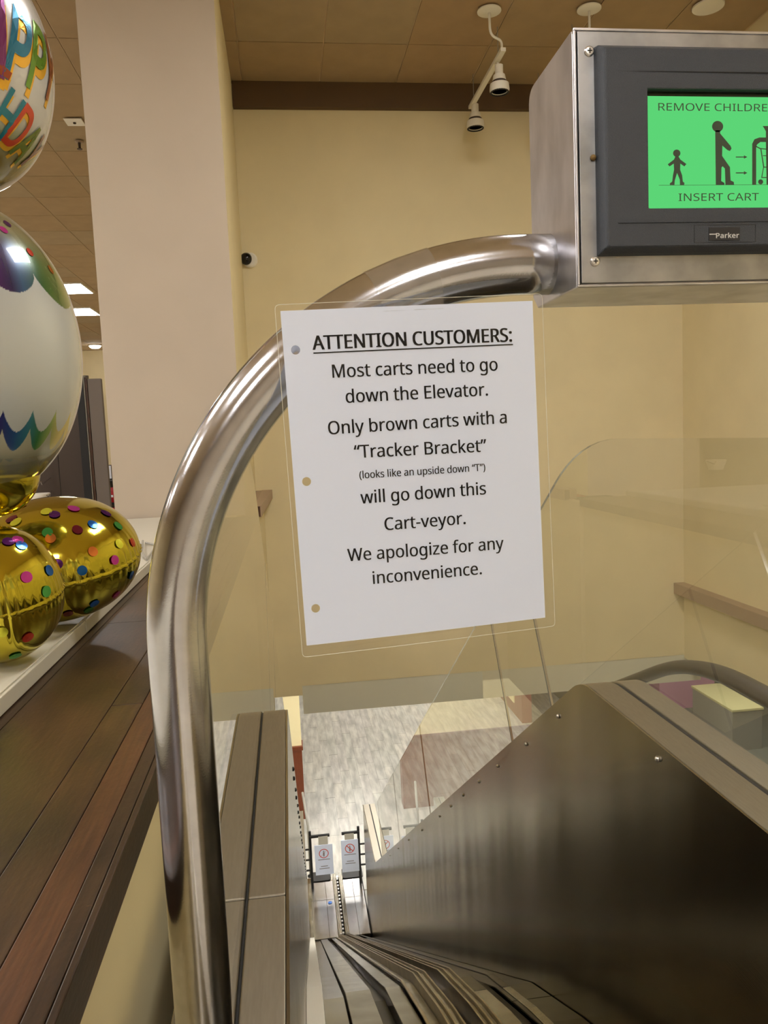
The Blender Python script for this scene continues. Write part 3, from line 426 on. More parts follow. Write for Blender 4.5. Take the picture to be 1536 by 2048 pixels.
# upper ceiling: a board with lay-in tiles below it where the photo shows them
ce = mk('ceiling', box(-14, WELLX + 0.2, -8, 22, CEIL + 0.004, CEIL + 0.1), M['grid']); ce['kind'] = S
TS = 0.567
tile_mesh = {}
def tile(ix, iy, hole=None):
    x0 = -0.166 + ix * TS; y0 = 4.78 + iy * 0.655; g = 0.0045
    k = random.choice([0, 0, 1, 3]) if (ix, iy) not in ((1, 0), (1, -1)) else 1
    if (ix, iy) in ((2, 0), (2, -1), (2, 1)): k = 2
    if ix > 2: k = 3
    return mk('ceiling_tile', box(x0 + g, x0 + TS - g, y0 + g, y0 + 0.655 - g - 0.0, CEIL - 0.002, CEIL + 0.003), M['tile%d' % k], ce)
for ix in range(-1, 6):
    for iy in range(-2, 2):
        x0 = -0.166 + ix * TS
        if x0 + TS <= WELLX + 0.3: tile(ix, iy)
for iy in range(-1, 25):
    yc = 4.78 + iy * 0.655 + 0.3; xc = -0.235 * yc - 0.25
    for ix in range(-12, -1):
        x0 = -0.166 + ix * TS
        if x0 + TS > xc - 0.08 * yc - 0.6 and x0 < xc + 0.05 * yc + 0.2 and x0 + TS < -0.4 and len([c for c in ce.children]) < 290: tile(ix, iy)
# ---- lower level
lf = mk('floor', box(-6, 14, -2, 22, LOW - 0.1, LOW - 0.006), M['plank3']); lf['kind'] = S
pm = {}
n_pl = 0
for i in range(36):
    x0 = -0.75 + i * 0.155
    for j in range(8):
        y0 = 9.3 + j * 1.22 + ((i * 7) % 5) * 0.24 - 0.5
        if x0 > 0.245 * y0 + 0.6 or x0 + 0.15 < -0.3 or n_pl >= 290: continue
        mk('floor_plank', box(x0, x0 + 0.152, y0, y0 + 1.216, LOW - 0.006, LOW + random.choice([0, 0.0006, 0.0012])), M['plank%d' % random.randrange(5)], lf); n_pl += 1
lc = mk('ceiling', join(box(-6, 14, BW + 0.2, 22, -2.035, -2.03), box(WELLX + 0.2, 14, -2, BW + 0.2, -2.035, -2.03), box(-6, -0.6, -2, BW + 0.2, -2.035, -2.03)), M['plain_ceiling']); lc['kind'] = S
mk('floor_shade', box(5.6, 13.9, -1.5, 21.5, LOW + 0.002, LOW + 0.008), mat('grey_green_floor_shade', (112, 112, 98), 0.95, noise=0.15, scale=40), lf)  # thin grey-green sheet standing in for shade on the floor
mk('wall_lower_front', join(box(-6, 14, 21.8, 22, LOW, -2.03)), M['cream'])['kind'] = S
mk('wall_lower_left', box(-6.2, -6, -2, 22, LOW, -2.03), M['cream'])['kind'] = S
mk('wall_lower_right', box(14, 14.2, -2, 22, LOW, -2.03), M['cream'])['kind'] = S
mk('wall_lower_rear', box(-6, 14, -2.2, -2, LOW, -2.03), M['cream'])['kind'] = S
mk('wall_lower_stub', box(-6, -0.005, 11.6, 11.8, -4.68, -2.03), M['cream'])['kind'] = S
mk('baseboard_lower', join(box(-6, -0.005, 11.57, 11.8, LOW, -4.74), box(-6, 0.012, 11.55, 11.82, -4.74, -4.68)), M['wainscot'])['kind'] = S
mk('wall_lower_partition', box(4.4, 4.6, 14.6, 19, LOW, -2.03), [M['maroon']])['kind'] = S
mk('trim_4', box(4.38, 4.40, 15.1, 17.4, -5.6, -3.2), M['cream'])['kind'] = S

# ================================================================== LIGHTS
def seen_or_unseen_panel(x, y, z, sx, sy, label, m, group, facing=-1):
    t = thing('ceiling_light', (x, y, z), label, 'light', group)
    mk('frame', join(box(x - sx, x + sx, y - sy, y - sy + 0.02, z - 0.014, z + 0.01), box(x - sx, x + sx, y + sy - 0.02, y + sy, z - 0.014, z + 0.01), box(x - sx, x - sx + 0.02, y - sy + 0.02, y + sy - 0.02, z - 0.014, z + 0.01), box(x + sx - 0.02, x + sx, y - sy + 0.02, y + sy - 0.02, z - 0.014, z + 0.01)), M['white'], t)
    mk('diffuser', box(x - sx + 0.02, x + sx - 0.02, y - sy + 0.02, y + sy - 0.02, z - 0.012, z - 0.002), m, t)
    return t
seen_or_unseen_panel(-3.35, 13.45, CEIL - 0.012, 0.3, 0.42, 'bright rectangular ceiling light panel nearest the column, left of it', M['light'], None)
seen_or_unseen_panel(-3.75, 15.7, CEIL - 0.012, 0.3, 0.42, 'smaller rectangular ceiling light panel half hidden by the beige column', M['light'], None)
rl = thing('round_ceiling_light', (-4.66, 20.8, CEIL), 'small round glowing ceiling lamp farthest away beside the beige column', 'light')
mk('lamp_rim', lathe([(0.16, 0.0), (0.16, -0.03), (0.14, -0.03)], (-4.66, 20.8, CEIL)), M['white'], rl); mk('lamp_lens', lathe([(0.13, -0.02), (0.13, -0.06), (0.08, -0.09)], (-4.66, 20.8, CEIL)), M['spot'], rl)
def unseen_panel(x, y, z, m, parent): mk('seen_or_unseen_panel', box(x - 0.29, x + 0.29, y - 0.59, y + 0.59, z - 0.012, z - 0.004), m, parent)  # glowing panel out of view, some of them added only for brightness
for (x, y) in UNSEEN_OVERHEAD: unseen_panel(x, y, CEIL, M['light'], ce)
for (x, y) in UNSEEN_LOWLIGHTS: unseen_panel(x, y, -2.035, M['light2'], lc)

# ================================================================== THE CART CONVEYOR
XL, XR = -0.029, 0.687          # inner faces of the two side walls
DECK = fillet([(-0.4, -0.62), (1.785, -0.62), (7.65, -4.418), (8.95, -4.418)], 0.22)
BED = fillet([(-0.1, -1.24), (1.28, -1.24), (1.80, -1.478), (2.25, -1.712), (8.46, -5.745), (9.85, -5.745)], 0.12)
cv = thing('cart_conveyor', (0.33, 0.7, UP), 'stainless steel shopping cart conveyor with glass sides running steeply down to the lower floor', 'conveyor')
# side skirts, inner faces
ys = sorted(set([-0.1 + 0.05 * i for i in range(0, 182)] + [p.x for p in DECK] + [p.x for p in BED]))
ys = [y for y in ys if y <= 8.95]
def skirt(x0, x1):
    return loft([[(x0, y, zat(BED, y) - 0.14), (x1, y, zat(BED, y) - 0.14), (x1, y, zat(DECK, y) - 0.0005), (x0, y, zat(DECK, y) - 0.0005)] for y in ys])
mk('side_panel', skirt(XR, XR + 0.004), M['skirt'], cv)
mk('side_panel', skirt(XL - 0.004, XL), M['skirt'], cv)
mk('outer_panel', loft([[(0.822, y, zat(BED, y) - 0.25), (0.828, y, zat(BED, y) - 0.25), (0.828, y, zat(DECK, y) - 0.008), (0.822, y, zat(DECK, y) - 0.008)] for y in ys]), M['deckm'], cv)
mk('outer_panel', loft([[(-0.155, y, zat(BED, y) - 0.25), (-0.149, y, zat(BED, y) - 0.25), (-0.149, y, zat(DECK, y) - 0.008), (-0.155, y, zat(DECK, y) - 0.008)] for y in ys if y > 0.74]), M['deckm'], cv)
mk('underside', loft([[(XL - 0.004, y, zat(BED, y) - 0.25), (0.824, y, zat(BED, y) - 0.25), (0.824, y, zat(BED, y) - 0.20), (XL - 0.004, y, zat(BED, y) - 0.20)] for y in ys]), M['greymetal'], cv)
# deck covers on both sides of the glass, each in lengths
def deck(x0, x1, y0, y1): mk('deck_cover', strip(clip(DECK, y0, y1), x0 + (0.0045 if x0 == XR else 0), x1 - (0.0 if x1 != XL else 0.0045), 0.02), M['deckm'], cv, bevel=0.002)
for a, b in ((-0.157, -0.0955), (-0.0845, XL)):
    deck(a, b, 0.735, 1.018); deck(a, b, 1.021, 5.0); deck(a, b, 5.003, 8.95)
for a, b in ((XR, 0.7615), (0.7725, 0.832)):
    deck(a, b, -0.1, 4.0); deck(a, b, 4.003, 8.95)
for xa, y0 in ((-0.09, 0.735), (0.767, -0.1)):
    mk('glass_gasket', strip(clip(DECK, y0, 8.95), xa - 0.0054, xa + 0.0054, 0.02, -0.004), M['black'], cv)
# glass panes, joints square to the slope
def pane(x, y0, y1, h=0.59, t=0.0035):
    base = clip(DECK, y0, y1); full = DECK; rings = []
    for i, p in enumerate(base):
        a = Vector((p.x - 0.01, zat(full, p.x - 0.01))); b = Vector((p.x + 0.01, zat(full, p.x + 0.01)))
        d = (b - a).normalized(); nn = Vector((-d.y, d.x)); q = p + nn * h; o = p - nn * 0.015
        rings.append([(x - t, o.x, o.y), (x + t, o.x, o.y), (x + t, q.x, q.y), (x - t, q.x, q.y)])
    V, F = loft(rings); mi = []
    n = len(rings) - 1
    for i in range(n): mi += [1, 0, 1, 0]
    mi += [1, 1]
    return mk('glass_pane', (V, F), [M['glass'], M['edge']], cv, mi=mi)
for x, segs in ((0.767, [(-0.1, 2.195), (2.203, 2.642), (2.65, 4.508), (4.516, 6.08), (6.088, 7.6)]), (-0.09, [(0.76, 2.195), (2.203, 2.642), (2.65, 4.508), (4.516, 6.08), (6.088, 7.6)])):
    for a, b in segs: pane(x, a, b)
# bolts along both skirts
BOLT = [(1.38, -0.649), (1.943, -0.768), (2.241, -0.965), (2.587, -1.185), (2.883, -1.377), (3.189, -1.577), (3.478, -1.768), (3.779, -1.969), (4.398, -2.367), (5.0, -2.75), (5.6, -3.14), (6.2, -3.53), (6.8, -3.92)]
for y, z in BOLT:
    mk('bolt', lathe([(0.006, 0), (0.006, 0.003), (0.004, 0.006), (0.0, 0.0065)], (XR, y, z), (-1, 0, 0), 10), M['screw'], cv, smooth=True)
for y, z in BOLT[1:]:
    mk('bolt', lathe([(0.006, 0), (0.006, 0.003), (0.004, 0.005), (0.0, 0.0055)], (XL, y + 0.1, z - 0.12), (1, 0, 0), 10), M['black'], cv, smooth=True)
    mk('bolt', lathe([(0.006, 0), (0.006, 0.003), (0.004, 0.005), (0.0, 0.0055)], (XL, y + 0.13, z - 0.16), (1, 0, 0), 10), M['black'], cv, smooth=True)
# ends of the side walls at the bottom
for x0, x1 in ((-0.157, XL), (XR, 0.832)):
    mk('end_cap', box(x0, x1, 8.95, 8.956, LOW, -4.42), M['white'], cv, bevel=0.002)
# track bed
def bed(name, x0, x1, dz, m, y0=-0.1, y1=8.46, t=0.006, b=0.0015):
    return mk(name, strip(clip(BED, y0, y1), x0, x1, t, dz), m, cv, bevel=b)
bed('bed_base', XL, XR, -0.062, M['skirt'], y1=9.85)
bed('edge_strip', XL + 0.001, 0.020, 0.035, M['white'], y0=-0.1)
bed('guide_wall', 0.021, 0.086, -0.012, M['skirt'])
for a, b in ((-0.1, 3.15), (3.154, 5.6), (5.604, 8.4)):
    bed('wheel_plate', 0.090, 0.168, 0.002, M['plate'], y0=a, y1=b); bed('wheel_plate', 0.214, 0.262, 0.002, M['plate'], y0=a, y1=b)
bed('channel_floor', 0.169, 0.213, -0.04, M['blackplastic'])
bed('raised_guide', 0.264, 0.272, 0.020, M['rail']); bed('wheel_plate', 0.273, 0.301, 0.006, M['plate'])
for a, b in ((0.302, 0.307), (0.318, 0.323), (0.338, 0.343), (0.381, 0.386), (0.398, 0.403), (0.418, 0.423)):
    bed('rail', a, b, 0.040, M['rail'], y1=9.75, t=0.075, b=0.001)
for a, b in ((0.307, 0.318), (0.323, 0.338), (0.386, 0.398), (0.403, 0.418)):
    bed('rail_infill', a, b, 0.030, M['plate'], y1=9.75, t=0.05)
bed('chain_slot', 0.343, 0.381, -0.035, M['black'], y1=9.75)
ch = []
L_ = clip(BED, -0.1, 9.7); dist = 0; s = 0
for a, b in zip(L_, L_[1:]):
    seg = (b - a).length
    while s <= dist + seg:
        p = a + (b - a) * ((s - dist) / max(seg, 1e-6)); th = -math.atan2((b - a).y, (b - a).x)
        v = box(-0.010, 0.010, -0.016, 0.016, -0.006, 0.006); m_ = Matrix.Translation(Vector((0.362, p.x, p.y - 0.026))) @ Matrix.Rotation(-th, 4, 'X')
        ch.append(xf(v, m_)); s += 0.075
    dist += seg
mk('drive_chain', join(*ch), M['screw'], cv)['kind'] = 'stuff'
for a, b, m_ in ((-0.1, 2.05, 'plate'), (2.054, 5.4, 'plate_shaded'), (5.404, 8.4, 'plate_shaded')): bed('wheel_plate', 0.426, 0.492, 0.002, M[m_], y0=a, y1=b); bed('wheel_plate', 0.538, 0.562, 0.002, M[m_], y0=a, y1=b); bed('floor_plate', 0.566, 0.684, -0.045, M['plate_shaded'], y0=a, y1=b)  # past the crest, shade is put into the plates' colour
bed('channel_floor', 0.493, 0.537, -0.03, M['plate_shaded'])
# landing plates at the bottom
lz = -5.745
for x0, x1 in ((-0.02, 0.012), (0.014, 0.196), (0.199, 0.298), (0.427, 0.545), (0.548, 0.672)):
    for y0, y1 in ((8.47, 9.22), (9.226, 9.62)):
        mk('landing_plate', box(x0, x1, y0, y1, lz - 0.004, lz + 0.004), M['plate'] if x0 < 0 else M['steel'], cv, bevel=0.001)
mk('shadow_gap', box(0.673, XR, 8.47, 9.7, lz - 0.02, lz - 0.006), M['black'], cv)  # black strip standing for the shade between bed and side panel
for x0, x1 in ((0.05, 0.28), (0.43, 0.70)):
    V2 = fillet([(x0 + 0.01, 9.86), (x0, 9.86), (x0, 9.64), (x1, 9.64), (x1, 9.86), (x1 - 0.01, 9.86)], 0.05, 5)
    mk('black_end_mat', loft([[(p.x, p.y, lz - 0.01) for p in V2], [(p.x, p.y, lz + 0.012) for p in V2]]), M['blackplastic'], cv)

# ---- outer handrail beyond the right deck
arc = fillet([(0.95, 0.0, -0.566), (0.95, 1.72, -0.566), (0.95, 2.6, -0.99), (0.95, 7.6, -4.23)], 0.9, 14)
mk('handrail', loft([[Vector(p) + Vector((math.cos(k * PI / 6) * 0.028, 0, math.sin(k * PI / 6) * 0.018)) for k in range(12)] for p in arc]), M['rubber'], cv, smooth=True)['label'] = 'black rubber handrail curving over outside the right glass side'
for y in (0.2, 1.2, 2.8, 4.4, 6.0):
    zt = zat([Vector((p.y, p.z)) for p in arc], y)
    mk('handrail_bracket', tube([(0.95, y, zt - 0.01), (0.95, y, zt - 0.14), (0.829, y, zt - 0.20)], 0.009, 8), M['steel'], cv, smooth=True)

# ================================================================== GATES WITH WARNING BOARDS AT THE BOTTOM
def gate(s, label, xa, xb, xp, bx0, bx1, zt, red_slash):
    t = thing('swing_gate', (xp, 9.5, lz + 0.005), label, 'gate', None)
    mk('post', box(xp - 0.016, xp + 0.016, 9.50, 9.53, lz + 0.0045, -4.98), M['black'], t, bevel=0.003)
    mk('top_bar', box(min(xa, xb), max(xa, xb), 9.49, 9.525, -5.065, -5.035), M['black'], t, bevel=0.004)
    for z in (-5.22, -5.36, -5.50): mk('hinge_arm', box(xp - (0.075 if s < 0 else -0.017), xp + (-0.017 if s < 0 else 0.085), 9.505, 9.525, z - 0.008, z + 0.008), M['black'], t)
    mk('hanger', box((bx0 + bx1) / 2 - 0.06, (bx0 + bx1) / 2 + 0.06, 9.487, 9.491, zt - 0.01, -5.05), M['whitemetal'], t)
    b = mk('warning_board', box(bx0, bx1, 9.480, 9.486, -5.56, zt), M['paper'], t, bevel=0.0008)
    cx, cz = (bx0 + bx1) / 2, zt - 0.115; fn = lambda a, c: (a, 9.4792, c)
    mk('red_ring', orient(poly2([circ(cx, cz, 0.062), circ(cx, cz, 0.052)], fn), Vector((0, -1, 0))), M['signred'], b)
    d = red_slash
    mk('red_slash', orient(poly2([[(cx - 0.04 * d - 0.005, cz + 0.036), (cx - 0.04 * d + 0.005, cz + 0.042), (cx + 0.04 * d + 0.005, cz - 0.036), (cx + 0.04 * d - 0.005, cz - 0.042)]], lambda a, c: (a, 9.4788, c)), Vector((0, -1, 0))), M['signred'], b)
    mk('pictogram', orient(join(poly2([circ(cx, cz + 0.028, 0.009, 10)], fn), poly2([[(cx - 0.011, cz + 0.016), (cx + 0.011, cz + 0.016), (cx + 0.008, cz - 0.04), (cx - 0.008, cz - 0.04)]], fn)), Vector((0, -1, 0))), M['signgrey'], b)
    for wd, z in ((0.075, zt - 0.20), (0.045, zt - 0.29), (0.065, zt - 0.32)): mk('print_line', orient(poly2([[(cx - wd, z), (cx + wd, z), (cx + wd, z + 0.009), (cx - wd, z + 0.009)]], fn), Vector((0, -1, 0))), M['signgrey'], b)
gate(-1, 'left black gate with a pale warning board at the foot of the conveyor', 0.03, 0.285, 0.035, 0.085, 0.315, -5.16, -1)
gate(1, 'right black gate with a clearer warning board at the foot of the conveyor', 0.44, 0.672, 0.656, 0.425, 0.645, -5.13, 1)
gp = thing('guide_post', (-0.02, 10.0, LOW), 'slim grey post with a sloping tube behind the left gate', 'post')
mk('tube', tube([(-0.03, 10.42, -4.88), (0.02, 9.98, -5.15), (0.02, 9.97, LOW)], 0.016, 10), M['greymetal'], gp, smooth=True)
mk('foot', lathe([(0.04, 0), (0.04, 0.012), (0.018, 0.02)], (0.02, 9.97, LOW)), M['black'], gp)
sc_ = lathe([(0.0, 0.0), (0.022, 0.002), (0.026, 0.006), (0.015, 0.012), (0.004, 0.014)], (0.235, 9.15, lz + 0.004), n=9)  # a blue reflection built as a small solid lump
prop(mk('blue_reflection', ([(v.x + 0.006 * math.sin(9 * v.y), v.y * 1.0, v.z) for v in sc_[0]], sc_[1]), M['blue']), 'blue reflection modelled as a small crumpled lump on the lower landing plate', 'reflection')
# far displays seen past the right side on the lower floor
dk = thing('display_stand', (7.9, 15.0, LOW), 'low pink display stand on the lower floor beyond the handrail', 'display')
mk('front_panel', box(7.3, 8.5, 14.6, 14.66, LOW, -4.6), M['pink'], dk); mk('shelf', box(7.3, 8.5, 14.66, 15.1, -4.9, -4.86), M['pink'], dk); mk('top', box(7.25, 8.55, 14.6, 15.2, -4.6, -4.55), M['pink'], dk); mk('side_panel', box(7.3, 7.34, 14.66, 15.2, LOW, -4.6), M['pink'], dk); mk('side_panel', box(8.46, 8.5, 14.66, 15.2, LOW, -4.6), M['pink'], dk)
for x, y, l in ((7.85, 13.1, 'long pale yellow counter nearest the pink display stand'), (8.9, 11.2, 'long pale yellow counter at the far right edge of the lower floor')):
    t = thing('display_counter', (x, y, LOW + 0.008), l, 'counter', None)
    mk('worktop', box(x - 0.3, x + 0.3, y - 0.7, y + 0.7, -5.12, -5.08), M['yellow'], t, bevel=0.004)
    mk('front_panel', box(x - 0.28, x + 0.28, y - 0.68, y + 0.68, LOW + 0.008, -5.12), M['greymetal'], t)

# ================================================================== STEEL HOOP WITH THE CONTROL BOX
R_ = 0.3235; CX, CZ = 0.2195, -0.177; PY = 0.69; PR = 0.0262
hoop = thing('control_stand', (CX - R_, PY, UP), 'bent stainless tube hoop carrying a steel control box with a green screen', 'control stand')
pts = [(CX - R_, PY, UP)] + [(CX - R_, PY, UP + (CZ - UP) * k / 6) for k in range(1, 6)] + [(CX - R_ * math.cos(a), PY, CZ + R_ * math.sin(a)) for a in [i * PI / 2 / 48 for i in range(49)]] + [(0.246, PY, CZ + R_)]
rings = []
mk('tube', tube(pts, PR, 48), M['tube'], hoop, smooth=True)
XB = 0.67
pts2 = [(XB - 0.001, PY, CZ + R_)] + [(XB + 0.02 + R_ * math.sin(a), PY, CZ + R_ * math.cos(a)) for a in [i * PI / 2 / 24 for i in range(25)]] + [(XB + 0.02 + R_, PY, UP)]
mk('tube', tube(pts2, PR, 32), M['tube'], hoop, smooth=True)
mk('base_flange', lathe([(0.043, 0.0005), (0.043, 0.008), (0.03, 0.012)], (CX - R_, PY, UP)), M['steel'], hoop)
# enclosure: folded sheet round the top, back and bottom, open side walls folded in
prof = fillet([(0.6225, 0.112), (0.6225, 0.3135), (0.735, 0.3135), (0.735, 0.1135), (0.6225, 0.1135)], 0.004, 3)
prof = [Vector(p) for p in [(0.6225, 0.1145), (0.6225, 0.3105), (0.6245, 0.3135)]] + fillet([(0.63, 0.3137), (0.7345, 0.3137), (0.7345, 0.20)], 0.016, 7)[0:] + [Vector((0.7345, 0.125)), Vector((0.722, 0.1135)), Vector((0.624, 0.1135))]
X0, X1 = 0.2432, XB
enc = mk('enclosure', loft([[(x, p.x, p.y) for p in prof] for x in (X0, X0 + 0.001, X1 - 0.001, X1)]), M['box'], hoop, bevel=0.0012)
def slab(x0, x1, z0, z1, y0, y1): return box(x0, x1, y0, y1, z0, z1)
mk('rim', join(slab(X0, X1, 0.3115, 0.3137, 0.6195, 0.6225), slab(X0, X1, 0.1135, 0.1152, 0.6195, 0.6225), slab(X0, X0 + 0.0018, 0.1152, 0.3115, 0.6195, 0.6225)), M['box'], hoop, bevel=0.0005)
face = mk('face_plate', slab(X0 + 0.0028, X1 - 0.003, 0.1162, 0.3105, 0.6185, 0.6222), M['face'], hoop, bevel=0.0006)
mk('shadow_gap', slab(X0 + 0.0018, X0 + 0.003, 0.1155, 0.311, 0.6212, 0.6226), M['hole'], hoop)
YF = 0.6185
# moulded bezel: outer step, chamfer, flat front with the screen opening
def q(px, py, Y=0.607): v = at(px, py, Y); return (v.x, v.z)
bx0, bz1 = q(1187, 94, YF); _, bz0 = q(1205, 513, YF); bx1 = 0.622
YB = 0.6055
fx0 = q(1213, 120, YB)[0]; fz1 = q(1230, 96, YB)[1]; fz0 = q(1230, 492, YB)[1]; fx1 = bx1 - (fx0 - bx0)
sx0, sz1 = q(1296, 177, YB); _, sz0 = q(1300, 416, YB); sx1 = 0.560
def ring(x0, x1, z0, z1, y): return [(x0, y, z0), (x1, y, z0), (x1, y, z1), (x0, y, z1)]
V = ring(bx0, bx1, bz0, bz1, YF) + ring(bx0 + 0.0006, bx1 - 0.0006, bz0 + 0.001, bz1 - 0.001, YF - 0.005) + ring(fx0 - 0.002, fx1 + 0.002, fz0 - 0.001, fz1 + 0.001, YB + 0.0006) + ring(fx0, fx1, fz0, fz1, YB) + ring(sx0, sx1, sz0, sz1, YB) + ring(sx0, sx1, sz0, sz1, YB + 0.0055)
F = []
for i in range(5):
    for j in range(4): k = (j + 1) % 4; F.append((i * 4 + j, i * 4 + k, (i + 1) * 4 + k, (i + 1) * 4 + j))
panel = mk('display_bezel', (V, F), M['bezel'], hoop, bevel=0.0012)
scr = mk('screen', ([(sx0, YB + 0.005, sz0), (sx1, YB + 0.005, sz0), (sx1, YB + 0.005, sz1 - 0.0035), (sx0, YB + 0.005, sz1 - 0.0035)], [(0, 1, 2, 3)]), M['screen'], hoop)
YS = YB + 0.0047
mk('screen_top_strip', ([(sx0, YB + 0.0051, sz1 - 0.0035), (sx1, YB + 0.0051, sz1 - 0.0035), (sx1, YB + 0.0051, sz1), (sx0, YB + 0.0051, sz1)], [(0, 1, 2, 3)]), M['screen_dark'], scr)
FR = Vector((0, -1, 0))
def on_screen(name, loops): return mk(name, orient(join(*[poly2([[q(px, py, YS) for px, py in l] for l in L], lambda a, c: (a, YS, c)) for L in loops]), FR), M['screen_ink'], scr)
def px_circ(cx, cy, r, n=20): return [(cx + r * math.cos(2 * PI * k / n), cy + r * math.sin(2 * PI * k / n)) for k in range(n)]
def Zs(x, y): return (1260 + x / 5.565, 160 + y / 5.565)       # proportions of the pictograms
def Z(l): return [Zs(*p) for p in l]
on_screen('child_pictogram', [[Z(px_circ(520, 815, 41))], [Z([(505, 850), (540, 850), (560, 885), (628, 935), (605, 962), (560, 930), (558, 1000), (580, 1060), (588, 1130), (606, 1145), (603, 1168), (556, 1168), (555, 1110), (524, 1035), (498, 1120), (495, 1168), (445, 1168), (442, 1152), (470, 1130), (478, 1060), (490, 1000), (487, 930), (440, 962), (420, 938), (490, 885)])]])
on_screen('adult_pictogram', [[Z(px_circ(975, 517, 62))], [Z([(948, 560), (1003, 560), (1003, 595), (1120, 735), (1130, 765), (1112, 790), (1085, 780), (1028, 730), (1025, 845), (1112, 970), (1120, 1118), (1155, 1135), (1158, 1165), (1062, 1166), (1056, 985), (1030, 960), (1018, 975), (1015, 1125), (1050, 1145), (1050, 1166), (955, 1166)])]])
on_screen('cart_pictogram', [[Z([(1360, 1165), (1360, 710), (1385, 660), (1440, 640), (1512, 640), (1512, 570), (1478, 512), (1740, 512), (1700, 570), (1700, 640), (1790, 640), (1830, 690), (1830, 1165), (1786, 1165), (1786, 700), (1700, 690), (1700, 1165), (1520, 1165), (1512, 690), (1450, 690), (1412, 720), (1404, 760), (1404, 1165)])], [Z(px_circ(1454, 1134, 28))], [Z([(1404, 733), (1450, 757), (1520, 765), (1520, 775), (1445, 768), (1402, 744)])], [Z([(1450, 765), (1462, 765), (1494, 965), (1520, 965), (1520, 975), (1490, 975), (1472, 1080), (1520, 1080), (1520, 1090), (1460, 1090), (1482, 970)])], [Z([(1478, 838), (1520, 838), (1520, 847), (1480, 847)])]])
on_screen('arrow_pictogram', [[Z([(1177, 852), (1268, 852), (1268, 838), (1306, 857), (1268, 876), (1268, 863), (1177, 863)])], [Z([(1177, 1028), (1268, 1028), (1268, 1014), (1306, 1034), (1268, 1053), (1268, 1040), (1177, 1040)])], [Z([(320, 1170), (1700, 1162), (1700, 1166), (320, 1174)])]])
def line_on(font, s, p0, p1, Y, m, parent, name, caph=0.715, sc=1.0):
    a = Vector(at(p0[0], p0[1], Y)); b = Vector(at(p1[0], p1[1], Y)); wd = (b - a).length; dirv = (b - a).normalized(); up = Vector((0, 0, 1)); return a, b, wd, dirv, up
a = at(1314, 221, YS); hgt = (at(1314, 202, YS) - a).length; wfull = (at(1536, 220, YS) - a).length
sz = hgt / 0.727; sxk = wfull / (width('ui', 'REMOVE CHILDRE') * sz)
mk('screen_lettering', orient(text('ui', 'REMOVE CHILDREN', sz, lambda u, v: (a.x + u, YS, a.z + v), sxk, 0), FR), M['screen_ink'], scr)
a2 = at(1356, 402, YS); w2 = (at(1518, 400, YS) - a2).length; sz2 = (at(1356, 383, YS) - a2).length / 0.727
mk('screen_lettering', orient(text('ui', 'INSERT CART', sz2, lambda u, v: (a2.x + u, YS, a2.z + v), w2 / (width('ui', 'INSERT CART') * sz2), 0), FR), M['screen_ink'], scr)
# bezel details
def pxbox(px0, py0, px1, py1, Y0, Y1): x0, z1 = q(px0, py0, Y0); x1, z0 = q(px1, py1, Y0); return box(x0, x1, Y0, Y1, z0, z1)
g0 = q(1229, 142, YB); g1 = q(1536, 147, YB)
mk('groove', ([(g0[0], YB - 0.0002, g0[1]), (g1[0] + 0.1, YB - 0.0002, g0[1] - 0.001), (g1[0] + 0.1, YB - 0.0002, g0[1] + 0.0010), (g0[0] + 0.03, YB - 0.0002, g0[1] + 0.0003)], [(0, 1, 2, 3)]), M['hole'], panel)
x0, z0 = q(1236, 446, YB); mk('lower_ridge', box(x0, fx1 - 0.004, YB - 0.0008, YB + 0.001, z0 - 0.0002, z0 + 0.0004), M['bezel'], panel, bevel=0.0003)
x0, z1 = q(1388, 450, YB); x1, z0 = q(1511, 484, YB)
mk('label_recess', join(box(x0, x1, YB - 0.0003, YB, z1 - 0.0003, z1), box(x0, x1, YB - 0.0003, YB, z0, z0 + 0.0003), box(x1 - 0.0003, x1, YB - 0.0003, YB, z0, z1), box(x0, x0 + 0.0003, YB - 0.0003, YB, z0, z1)), M['logo_black'], panel)
mk('logo_label', pxbox(1418, 455, 1480, 480, YB - 0.0006, YB), M['logo_black'], panel)
a3 = at(1431, 476, YB - 0.0008); w3 = (at(1478.5, 476, YB - 0.0008) - a3).length; sz3 = (at(1430, 464, YB) - at(1430, 476, YB)).length / 0.72
mk('logo_lettering', orient(join(text('fat', 'Parker', sz3, lambda u, v: (a3.x + u, YB - 0.0008, a3.z + v), w3 / (width('fat', 'Parker') * sz3), 0), poly2([[(a3.x - 0.0052, a3.z + 0.0026), (a3.x + 0.001, a3.z + 0.0026), (a3.x + 0.001, a3.z + 0.0034), (a3.x - 0.0052, a3.z + 0.0034)]], lambda u, v: (u, YB - 0.0008, v))), FR), M['logo'], panel)
for px, py in ((1178, 103), (1190, 523)):
    c = at(px, py, YF); s = mk('screw', lathe([(0.0040, 0), (0.0040, 0.0008), (0.0030, 0.0016), (0.0, 0.0018)], (c.x, YF, c.z), (0, -1, 0), 20), M['screw'], hoop, smooth=True, flat_angle=0.6)
    mk('cross_slot', join(box(c.x - 0.0019, c.x + 0.0019, YF - 0.0020, YF - 0.0015, c.z - 0.0004, c.z + 0.0004), box(c.x - 0.0004, c.x + 0.0004, YF - 0.00205, YF - 0.0015, c.z - 0.0019, c.z + 0.0019)), M['hole'], s)
c = at(1187, 316, YF); mk('residue_blob', lathe([(0.0022, 0), (0.0026, 0.001), (0.0015, 0.003), (0.0, 0.0034)], (c.x - 0.0005, YF, c.z), (0, -1, 0), 9), M['rust'], hoop, smooth=True)

